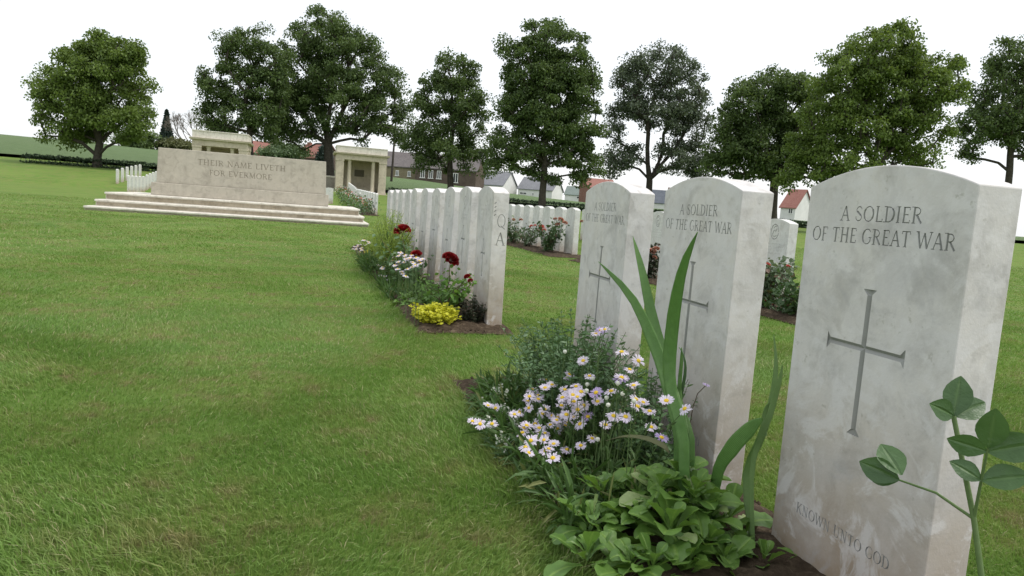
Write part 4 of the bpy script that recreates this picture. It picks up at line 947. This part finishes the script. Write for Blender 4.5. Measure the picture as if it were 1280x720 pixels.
g = W(1.47, .845); ro = thing('dried_leaf_stalk', g, 'thin curled withered leaf standing right of the iris leaves', 'plant')
blade('leaf', [g, rt(848, 540, .85), rt(851, 500, .85), rt(857, 465, .85), rt(855, 445, .85), rt(849, 434, .85)], [.003, .004, .007, .011, .006, .001], M['catmint'], ro, twist=1.2)
g = W(1.44, .78); ro = thing('long_fallen_leaf', g, 'yellowish green fallen leaf lying across the daisy foliage', 'leaf')
blade('leaf', [rt(758, 551, .70), rt(780, 546, .71), rt(805, 548, .72), rt(828, 557, .73), rt(836, 566, .74)], [.004, .016, .020, .016, .003], M['olive_leaf'], ro, face=(0, -.6, 1))
ro.location = rt(800, 560, .72); 
for ch in ro.children: ch.data.transform(Matrix.Translation(Vector(g) - ro.location))

# broad leaf rosettes
def rosettes(name, spots, mat, label, lsize=.115, nl=30, prof=PROF_OBOV, cat='plant', aspect=.50, zc=.07, top=.10, wave=.05):
    c = np.mean([W(*s[:2]) for s in spots], 0); ro = thing(name, (c[0], c[1], 0), label, cat); B = []; D = []; Nn = []; Ls = []; Dr = []
    for s4 in spots:
        s, t, sc_ = s4[:3]
        o = W(s, t)
        for i in range(int(nl * sc_)):
            f = (i + .5) / (nl * sc_); an = i * 2.399 + rng.uniform(-.3, .3); el = 1.25 - 1.05 * f + rng.normal(0, .12)
            d = np.array([math.cos(an) * math.cos(el), math.sin(an) * math.cos(el), math.sin(el)])
            B.append(o + np.array([math.cos(an), math.sin(an), 0]) * .012 * f + np.array([0, 0, (s4[3] if len(s4) > 3 else 0) + zc * sc_ * (1 - f) * .6 + .012])); D.append(d); Nn.append(np.array([-math.cos(an) * math.sin(el), -math.sin(an) * math.sin(el), math.cos(el)]) + rng.normal(0, .25, 3)); Ls.append(lsize * sc_ * (.55 + .55 * f) * rng.uniform(.8, 1.15)); Dr.append(rng.uniform(.12, .5))
    Ls = np.array(Ls); V, Q = leaves(np.array(B), np.array(D), np.array(Nn), Ls, Ls * aspect * rng.uniform(.8, 1.2, len(Ls)), np.array(Dr), rng.uniform(.05, .3, len(Ls)), prof, wave)
    meshobj('foliage', V, Q, mat, ro, smooth=True, across=acr(V)); return ro
SP = []
for (x, y, h, k) in [(760, 650, .03, .9), (790, 690, .03, .95), (800, 635, .07, 1.0), (825, 600, .11, 1.1), (838, 655, .06, 1.1), (868, 612, .10, 1.1), (885, 670, .04, 1.05), (915, 640, .04, 1.0), (860, 700, .02, 1.0), (930, 680, .0, .95), (905, 705, .0, .95), (815, 715, .0, .9), (770, 620, .05, .8), (955, 700, .0, .7), (735, 660, .02, .7), (742, 640, .05, 1.0), (755, 605, .07, .9), (735, 680, .03, .9), (850, 582, .13, .9), (890, 625, .09, .9), (800, 600, .09, .9)]:
    d = ray(x, y); kk = (h + .035 - H) / d[2]; p = np.array([0, 0, H]) + d * kk; SP.append((p @ sv, min(p @ tv, .90), k * random.uniform(.75, 1.05), max(0, h - .025)))
rosettes('broad_leaf_plant', SP, M['primula'], 'large mound of broad bright green leaves in the bottom foreground', nl=18, lsize=.116, aspect=.46, wave=.06, zc=.08)
# soil clods and dead leaves
def clods():
    n = 2600; s = np.concatenate([rng.uniform(-.2, 2.7, n // 2), rng.uniform(3.7, 6, n - n // 2)]); t = rng.uniform(.60, 1.09, n); P = s[:, None] * sv + t[:, None] * tv; P[:, 2] = .02
    mb = MB(); V = []; Q = []; b = 0
    ico = np.array([(0, 0, 1), (.9, 0, .3), (.28, .85, .3), (-.72, .53, .3), (-.72, -.53, .3), (.28, -.85, .3), (0, 0, -.8)]); fc = [(0, 1, 2), (0, 2, 3), (0, 3, 4), (0, 4, 5), (0, 5, 1), (6, 2, 1), (6, 3, 2), (6, 4, 3), (6, 5, 4), (6, 1, 5)]
    for p in P:
        r = rng.uniform(.003, .011); V.append(ico * r * rng.uniform(.6, 1.2, (7, 3)) + p); Q += [[i + b for i in f] for f in fc]; b += 7
    o = meshobj('soil_clods', np.concatenate(V), Q, M['soil'], kind='stuff'); tag(o, 'loose crumbs of brown soil scattered over the flower beds', 'soil')
clods()

# rose twig reaching in at the right edge
def rose_twig():
    g = W(.40, .62); ro = thing('rose_bush', g, 'dark green rose leaves reaching in at the right edge before the largest headstone', 'rose bush')
    top = rt(1192, 520, .60); L = [stalk(g, top, .004, .0022, .12, 7)]; mid = L[0][0]
    ends = [(rt(1124, 600, .58), 5), (rt(1235, 560, .60), 5)]
    B = []; T = []
    for e, k in ends:
        p = mid[k]; L.append((np.array([p, (p + e) / 2 + [0, 0, .006], e]), [.0016, .0013, .0010])); B.append(e); d = e - p
        T.append(e + unit(d) * .042)
        for f_, sg in ((.95, 1), (.95, -1), (.55, 1), (.55, -1)):
            q = p + d * f_; sd = unit(np.cross(d, [.4, .9, -.35])) * sg
            if k >= 5 and e is ends[0][0]: continue
            B.append(q); T.append(q + (sd * .034 + unit(d) * .014 + rng.normal(0, .003, 3)))
    B += [top, top, top]; T += [top + np.array([.008, .01, .040]), top + np.array([.034, .008, .016]), top + np.array([-.030, -.008, .014])]
    e = ends[0][0]; B += [e, rt(1127, 594, .58)]; T += [rt(1082, 586, .57), rt(1101, 552, .585)]
    V, Q = tubes(L, 6); meshobj('stem', V, Q, M['stem'], ro, smooth=True)
    B = np.array(B); T = np.array(T); D = T - B; L_ = np.linalg.norm(D, axis=1); V, Q = leaves(B, D, np.array([-.4, -.9, .35]) + rng.normal(0, .2, (len(B), 3)), L_, L_ * .62, .05, .12, PROF_LEAF7, .02); meshobj('foliage', V, Q, M['rose_leaf_clean'], ro, smooth=True, across=acr(V))
rose_twig()

# ------------------------------------------------------------------ group bed plants (3.7 m and beyond)
def rosebloom(R, mat, name='bloom', n=80):
    el = rng.uniform(-.25, 1.35, n); an = np.arange(n) * 2.4; d = np.stack([np.cos(an) * np.cos(el), np.sin(an) * np.cos(el), np.sin(el) * .75], 1)
    V, Q = leaves(d * R * .38, d + [0, 0, .25], np.stack([-np.cos(an) * .6, -np.sin(an) * .6, np.full(n, 1.0)], 1), R * (.68 - .12 * np.clip(el, 0, 2)), R * .72, .12, .35, [(0, .3), (.4, .9), (.8, 1.0), (1, .6)], .06)
    o = meshobj(name, V, Q, mat, smooth=True); m = o.data; bpy.data.objects.remove(o); return m
BL_RED = rosebloom(.055, M['petal_red']); BL_PINK = rosebloom(.045, M['petal_pink'], n=50); BL_SAL = rosebloom(.045, M['petal_salmon'], n=50)
def rose(name, spot, blooms, label, hgt, ext, mat='rose_leaf', bm=None, nleaf=420, group=None, lsize=.04, cat='rose bush', nst=8):
    """blooms: (x, y, scale) picture positions in the plane t of the bush"""
    s, t = spot; g = W(s, t); g[2] = gz_(g); ro = thing(name, g, label, cat, group); L = []; tips = []
    for x, y, sc_ in blooms:
        p = rt(x, y, t); pts, rr = stalk(g + rng.normal(0, .02, 3) * [1, 1, 0], p, .004, .002, .2, 6, .01); L.append((pts, rr)); flower_obj(ro, (bm, None), p, (rng.normal(0, .3), -.35, 1), sc_, 'bloom')
    for k in range(nst):
        a = rng.uniform(0, 6.28); p = g + sv * math.cos(a) * ext * rng.uniform(.4, 1) + tv * math.sin(a) * min(ext, .2) + [0, 0, hgt * rng.uniform(.5, .95)]
        L.append(stalk(g, p, .004, .0015, .25, 6, .012)); tips.append(len(L) - 1)
    V, Q = tubes(L, 4); meshobj('stems', V, Q, M['stem_brown'], ro)
    P = []
    for k in range(nleaf):
        pts = L[rng.integers(0, len(L))][0]; u = rng.uniform(.15, .98) ** .8 * 5; i0 = min(4, int(u)); P.append(pts[i0] + (pts[i0 + 1] - pts[i0]) * (u - i0) + rng.normal(0, .035, 3))
    P = np.array(P); P[:, 2] = np.maximum(P[:, 2], g[2] + .01); n = len(P); Ls = lsize * rng.uniform(.6, 1.25, n); V, Q = leaves(P, rdir(n, .2), rdir(n, 1.3), Ls, Ls * .62, .15, .12, PROF_LEAF4); meshobj('foliage', V, Q, M[mat], ro, across=acr(V))
    return ro
rose('rose_bush', (4.25, .80), [(563, 325, 1.0), (584, 346, .34), (588, 351, .28)], 'rose with a single large dark red bloom before the near end of the headstone row', .27, .2, 'mid_leaf', BL_RED, 380, 'dark red roses in the bed', .035)
rose('rose_bush', (5.3, .70), [(503, 289, 1.25), (520, 319, .8)], 'rose with dark red blooms rising beside the feathery plant', .42, .2, 'catmint', BL_RED, 420, 'dark red roses in the bed', .04)
shrub_small('golden_plant', W(3.92, .70), (.145, .11), .115, 240, M['yellow_leaf'], 'bright golden yellow low mound at the near corner of the row bed', lsize=.027, pairs=18, aspect=.8)
shrub_small('dark_shrub', W(3.93, .93), (.11, .07), .17, 60, M['dark_shrub'], 'low dark bronze-leaved plant at the foot of the lettered headstone', lsize=.026, pairs=11, stem='stem_brown', aspect=.7)
shrub_small('dark_shrub', W(4.5, .95), (.14, .08), .14, 40, M['dark_shrub'], 'dark low plant behind the single red rose', lsize=.026, pairs=9, stem='stem_brown', aspect=.7)
rosettes('clump_of_leaves', [(4.62, .62, 1.0), (4.78, .68, 1.0), (4.66, .72, .9), (4.5, .66, .8)], M['primula'], 'bright green crinkled leafy clump behind the golden mound', .10, 26)
shrub_small('leafy_plant', W(4.5, .80), (.18, .12), .20, 60, M['mid_leaf'], 'fresh green leafy plant between the red rose and the headstones', lsize=.03, pairs=12, aspect=.5)
def daisies_far(centre, ext, pix, t0, label, hgt):
    ro = thing('daisy_clump', (centre[0], centre[1], 0), label, 'flowers', 'lilac daisy clumps along the row bed'); L = []
    for i, (x, y) in enumerate(list(pix) + [(a + random.uniform(-7, 7), b + random.uniform(-5, 5)) for a, b in pix]):
        p = rt(x, y, t0 + random.uniform(-.12, .06)); flower_obj(ro, DM[i % 5], p, (random.uniform(-.4, .3), -.25, 1), 1.15); L.append(stalk(p * [.97, .995, 0], p, .0015, .001, .2))
    n = 1100; s0 = centre @ sv; tt = centre @ tv; s = s0 + rng.uniform(-ext[0], ext[0], n); t = tt + rng.uniform(-ext[1], ext[1], n); P = s[:, None] * sv + t[:, None] * tv; P[:, 2] = rng.uniform(0, .06, n)
    V, Q = leaves(P, rdir(n, 2.0, .3), rdir(n, 1), rng.uniform(.06, hgt, n), .011, rng.uniform(0, .4, n), .2, PROF_LEAF4); plantmesh('foliage', ro, (V, Q, M['daisy_leaf']), (*tubes(L, 3), M['stem']))
pix = [(498, 320), (506, 319), (512, 323), (520, 322), (497, 326), (505, 328), (516, 328), (524, 326), (488, 327), (492, 333), (483, 332), (478, 335), (473, 332), (470, 339), (480, 341), (487, 339), (497, 336), (502, 340), (509, 336), (515, 334), (493, 345), (484, 347), (476, 345), (467, 344), (471, 350), (486, 350), (507, 345), (500, 331), (519, 331), (490, 322), (481, 337), (462, 349), (474, 341), (508, 324), (478, 352)]
daisies_far(W(5.35, .70), (.55, .17), pix, .66, 'lilac daisy clump in the row bed between the two dark red roses', .13)
daisies_far(W(7.1, .62), (.5, .12), [(449, 302), (452, 305), (447, 308), (455, 300), (451, 311), (445, 312), (457, 306), (454, 309), (443, 308), (449, 315), (460, 302)], .60, 'small lilac daisy clump at the far left of the row bed by the feathery plant', .15)
# yellow pansies
def small_flowers(label, pix, t0, mat, leafm, centre, ext, name='pansy_patch', fs=.02, hgt=.12, nleaf=500, lsize=.03):
    ro = thing(name, (centre[0], centre[1], gz_(centre)), label, 'flowers'); P = np.array([rt(x + random.uniform(-1, 1), y, t0 + random.uniform(-.03, .05)) for x, y in pix for _ in range(4)]); P += rng.normal(0, fs * .4, P.shape); n = len(P)
    f1 = leaves(P, rdir(n, .2), rdir(n, .8), fs, fs * .8, 0, .2, PROF_3)
    s0 = centre @ sv; tt = centre @ tv; s = s0 + rng.uniform(-1, 1, nleaf) * ext[0]; t = tt + rng.uniform(-1, 1, nleaf) * ext[1]; B = s[:, None] * sv + t[:, None] * tv; B[:, 2] = rng.uniform(0, hgt, nleaf) + terrain(B[:, 0], B[:, 1])
    f2 = leaves(B, rdir(nleaf, .6), rdir(nleaf, 1), lsize, lsize * .5, .1, .2, PROF_LEAF4); plantmesh('foliage', ro, (*f1, mat), (*f2, leafm))
small_flowers('patch of small yellow flowers at the bed edge below the feathery plant', [(444, 318), (448, 320), (446, 324), (452, 317), (455, 315), (442, 321), (451, 322), (459, 314)], .58, M['petal_yellow'], M['daisy_leaf'], W(6.7, .62), (.4, .1))
# feathery yellow-green plant
def feathery(centre, ext, hgt, n, label, mat, name='feathery_plant', lsize=.03):
    ro = thing(name, (centre[0], centre[1], 0), label, 'plant'); L = []; B = []; D = []
    for i in range(n):
        a = rng.uniform(0, 6.28); r = rng.uniform() ** .5; off = sv * ext[0] * r * math.cos(a) + tv * ext[1] * r * math.sin(a); p0 = np.array([centre[0], centre[1], 0]) + off * .5; p1 = p0 + off * .9 + [0, 0, hgt * rng.uniform(.55, 1.1) * (1 - .3 * r)]
        pts, rr = stalk(p0, p1, .0022, .001, .3, 7, .01); L.append((pts, rr))
        for j in range(30):
            u = rng.uniform(.2, 1) * 6; i0 = min(5, int(u)); B.append(pts[i0] + (pts[i0 + 1] - pts[i0]) * (u - i0)); d = rdir(1, .9)[0]; D.append(d)
    V, Q = tubes(L, 3); meshobj('stems', V, Q, M['stem'], ro); B = np.array(B); V, Q = leaves(B, np.array(D), rdir(len(B), 1), lsize * rng.uniform(.6, 1.4, len(B)), .0045, .1, .1, PROF_LEAF4); meshobj('foliage', V, Q, mat, ro)
feathery(W(6.35, .69), (.75, .12), .60, 300, 'tall feathery yellow-green plant beside the far part of the headstone row', M['lime_feather'], lsize=.045)
shrub_small('leafy_shrub', W(5.9, .68), (.5, .14), .22, 130, M['daisy_leaf'], 'dark green undergrowth below the feathery plant', lsize=.032, pairs=10)
shrub_small('leafy_shrub', W(8.3, .74), (.9, .16), .28, 120, M['lime_feather'], 'yellow-green foliage at the far end of the tight headstone row', lsize=.045, pairs=10)
# distant bed plants
MT = ['rose_leaf_pale', 'mid_leaf', 'olive_leaf', 'catmint']; BLM = ['petal_salmon', 'petal_white', 'petal_pink', 'petal_lilac']
for k in range(16):
    c = W(26.4 + 1.35 * k, 1.9); ro = thing('flowering_plant', (c[0], c[1], gz_(c)), '%s flowering plant from the near end of the distant bed before the right pavilion' % ordn[k], 'plant', 'plants along the distant bed')
    n = 300; z0 = gz_(c); P = c + rng.normal(0, 1, (n, 3)) * [.20, .40, .13] + [0, 0, .26 + z0]; P[:, 2] = np.maximum(P[:, 2], z0 + .02); f1 = leaves(P, rdir(n, .4), rdir(n, 1), .09, .055, .1, .1, PROF_3)
    n = 16; P = c + rng.normal(0, 1, (n, 3)) * [.18, .35, .10] + [0, 0, .46 + z0]; plantmesh('foliage', ro, (*f1, M[MT[k % 4]]), (*leaves(P, rdir(n, .4), rdir(n, 1), .075, .07, .1, .1, PROF_3), M[BLM[(k * 3) % 4]]))
# second row roses
def rr2(s, t, ext, hgt, nleaf, bl, bm, label, mat='rose_leaf_pale', z=0):
    rose('rose_bush', (s, t), bl, label, hgt, ext, mat, bm, nleaf, 'rose bushes before the second row', .05, nst=14)
rr2(10.75, 3.66, .30, .58, 800, [(701, 275, 1.2), (706, 279, 1.0), (697, 281, .9), (694, 274, .8)], BL_SAL, 'tall rose bush with faded salmon blooms at the right end of the second row', 'rose_leaf')
rr2(11.9, 3.66, .28, .42, 420, [(677, 284, 1.2), (680, 288, .9)], BL_PINK, 'rose bush with one bright pink bloom, second from the right end of the second row')
rr2(12.8, 3.66, .30, .42, 480, [(664, 283, .8), (669, 282, .6)], BL_PINK, 'low rose bush with small red buds before the second row', 'rose_leaf')
rr2(13.9, 3.66, .36, .62, 620, [(651, 275, .9)], BL_SAL, 'rose bush with a single faded bloom on a tall stem before the second row', 'rose_leaf')
rr2(14.7, 3.66, .36, .62, 620, [(642, 275, .9)], BL_SAL, 'leafy rose bush just right of the lettered headstone, before the second row', 'mid_leaf')
rr2(5.05, 3.62, .30, .46, 1100, [(960, 331, .5), (985, 333, .4)], BL_PINK, 'bushy grey-green rose between the two largest headstones', 'rose_leaf_pale')
rr2(4.55, 3.60, .26, .40, 600, [(958, 377, .5), (972, 370, .45), (966, 381, .4)], BL_PINK, 'low rose with small pink blooms behind the largest headstone', 'rose_leaf')
rr2(7.05, 3.60, .26, .46, 700, [(815, 315, 1.2), (820, 312, 1.0), (818, 322, .7)], BL_SAL, 'rose bush with a salmon bloom in the gap right of the third unknown soldier headstone', 'dark_shrub')
rr2(13.0, 6.45, .3, .42, 420, [(727, 277, 1.2)], BL_SAL, 'rose bush of the third row seen beside the third unknown soldier headstone', 'mid_leaf')
bpy.context.view_layer.update()
